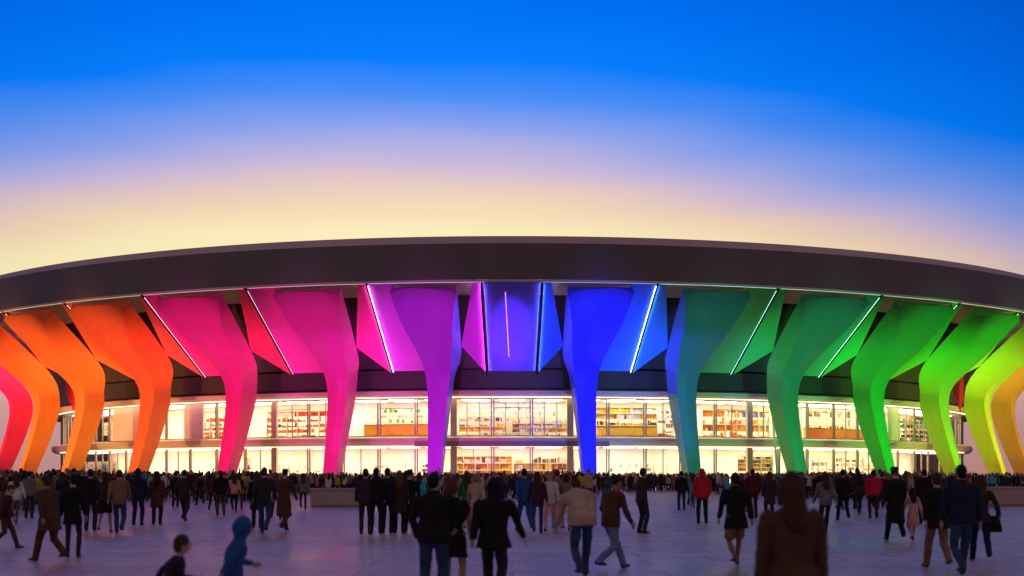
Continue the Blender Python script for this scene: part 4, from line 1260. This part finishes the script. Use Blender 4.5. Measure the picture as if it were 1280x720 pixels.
# loose stragglers between the crowd and the walkers
STR = []
while len(STR) < 40:
    px = random.uniform(0, 1280); yf = random.uniform(616, 640)
    if 385 < px < 455 or 770 < px < 845 or px > 1225: continue
    X, Y, d = px_ground(px, yf)
    if free(X, Y, 1.5) and spaced(X, Y, .8): STR.append((d, px, X, Y))
crowd = sorted(STR + crowd)
HUEPX = sorted([(640 + FPX * pol(119.5, (1 if k > 0 else -1) * MIDS[abs(k) - 1], 0)[0] / (CAMD + pol(119.5, (1 if k > 0 else -1) * MIDS[abs(k) - 1], 0)[1]), v[0]) for k, v in HUES.items()])


def where(px):
    best = min(HUEPX, key=lambda q: abs(q[0] - px))
    side = 'left of' if px < best[0] - 9 else ('right of' if px > best[0] + 9 else 'in front of')
    return side + ' the ' + best[1] + ' column'


N_IND = 300 - len(HUMANS) - 2
arch_w = [5, 4, 4, 3, 4, 2, 4, 4, 2, 2, 3, 2]
LOOK = {'man standing': 'standing in', 'man walking': 'walking in', 'man hands in pockets': 'hands pocketed in', 'coat standing': 'in flared coat of', 'woman walking': 'long haired in', 'woman skirt': 'skirted in', 'phone': 'holding phone in',
        'raise': 'raising arm in', 'hood': 'in hooded', 'backpack': 'with backpack in', 'folded': 'arms folded in', 'long coat': 'hatted in coat of'}
for d, px, X, Y in crowd[:N_IND]:
    ar = random.choices(range(len(ARCH)), arch_w)[0]
    top = random.choice(PAL)
    dist = 'in front rows' if d < 75 else ('in crowd' if d < 105 else 'deep in crowd')
    lab = f"person {LOOK[ARCH[ar][0]]} {top} {'' if 'coat' in ARCH[ar][0] else 'top '}{dist} {where(px)}"
    rot = random.gauss(0, 35) if random.random() < .55 else random.gauss(180, 60)
    person(ARCH[ar][1], X, Y, D2R(rot), random.uniform(1.60, 1.90) / 1.765, lab, 'people in the crowd at the arena',
           skin=random.choice((0, 0, 0, 1, 2)), hair=random.choice((0, 0, 1, 1, 2, 3)), top=top, bot=random.choice(BPAL), shoe=random.choice(('black', 'black', 'white', 'brown')), ext=random.choice(PAL))

# the rest of the crowd: one object
low = []
for i, (nm, spx) in enumerate(ARCH_SPECS):
    V, F, fm, _ = build_figure(dict(spx, seed=i), 0.062)
    low.append((np.array([tuple(v) for v in V], dtype=np.float32), F, np.array(fm)))
crowd_mats = [SK[0], SK[1], SK[2]] + HR + [CL[k] for k in CL] + [SHOE['black']]
ci = {k: 7 + i for i, k in enumerate(CL)}
AV = []; AF = []; AM = []; base = 0
for d, px, X, Y in crowd[N_IND:]:
    V, F, fm = low[random.choices(range(len(low)), arch_w)[0]]
    a = D2R(random.gauss(0, 40) if random.random() < .5 else random.gauss(180, 60)); s = random.uniform(1.60, 1.92) / 1.765
    R = np.array([[math.cos(a), -math.sin(a), 0], [math.sin(a), math.cos(a), 0], [0, 0, 1]]) * s
    AV.append(V @ R.T + np.array([X, Y, 0.003]))
    mp = np.array([random.choice((0, 0, 0, 1, 2)), 3 + random.choice((0, 0, 1, 1, 2, 3)), ci[random.choice(PAL)], ci[random.choice(BPAL)], 7 + len(CL), ci[random.choice(PAL)], 3, 0])
    AM.append(mp[fm])
    AF += [tuple(i + base for i in f) for f in F]
    base += len(V)
me = bpy.data.meshes.new('crowd')
me.from_pydata(np.concatenate(AV).tolist(), [], AF)
for m in crowd_mats: me.materials.append(m)
me.polygons.foreach_set('material_index', np.concatenate(AM).astype(np.int32))
me.polygons.foreach_set('use_smooth', [True] * len(AF))
me.update()
co = link(bpy.data.objects.new('crowd', me))
tag(co, 'dense far crowd massed along the glazed front and column feet of the arena', 'crowd', kind='stuff')

# ------------------------------------------------------------------ camera and view
cd = bpy.data.cameras.new('camera'); cam = bpy.data.objects.new('camera', cd); link(cam)
cam.location = (0, -CAMD, EYE); cam.rotation_euler = (math.pi / 2, 0, 0)
cd.sensor_width = 36.0; cd.lens = FPX / 1280 * 36.0
cd.shift_y = (HORIZON - 360) / 1280.0
cd.clip_start = 0.2; cd.clip_end = 6000
cd.dof.use_dof = True; cd.dof.focus_distance = 150.0; cd.dof.aperture_fstop = 1.3
sc.camera = cam
sc.view_settings.view_transform = 'Standard'; sc.view_settings.look = 'None'
sc.view_settings.exposure = 0.0; sc.view_settings.gamma = 1.0
sc.cycles.max_bounces = 6; sc.cycles.diffuse_bounces = 3; sc.cycles.glossy_bounces = 2; sc.cycles.transparent_max_bounces = 8
sc.cycles.sample_clamp_indirect = 6.0
sc.cycles.use_denoising = True
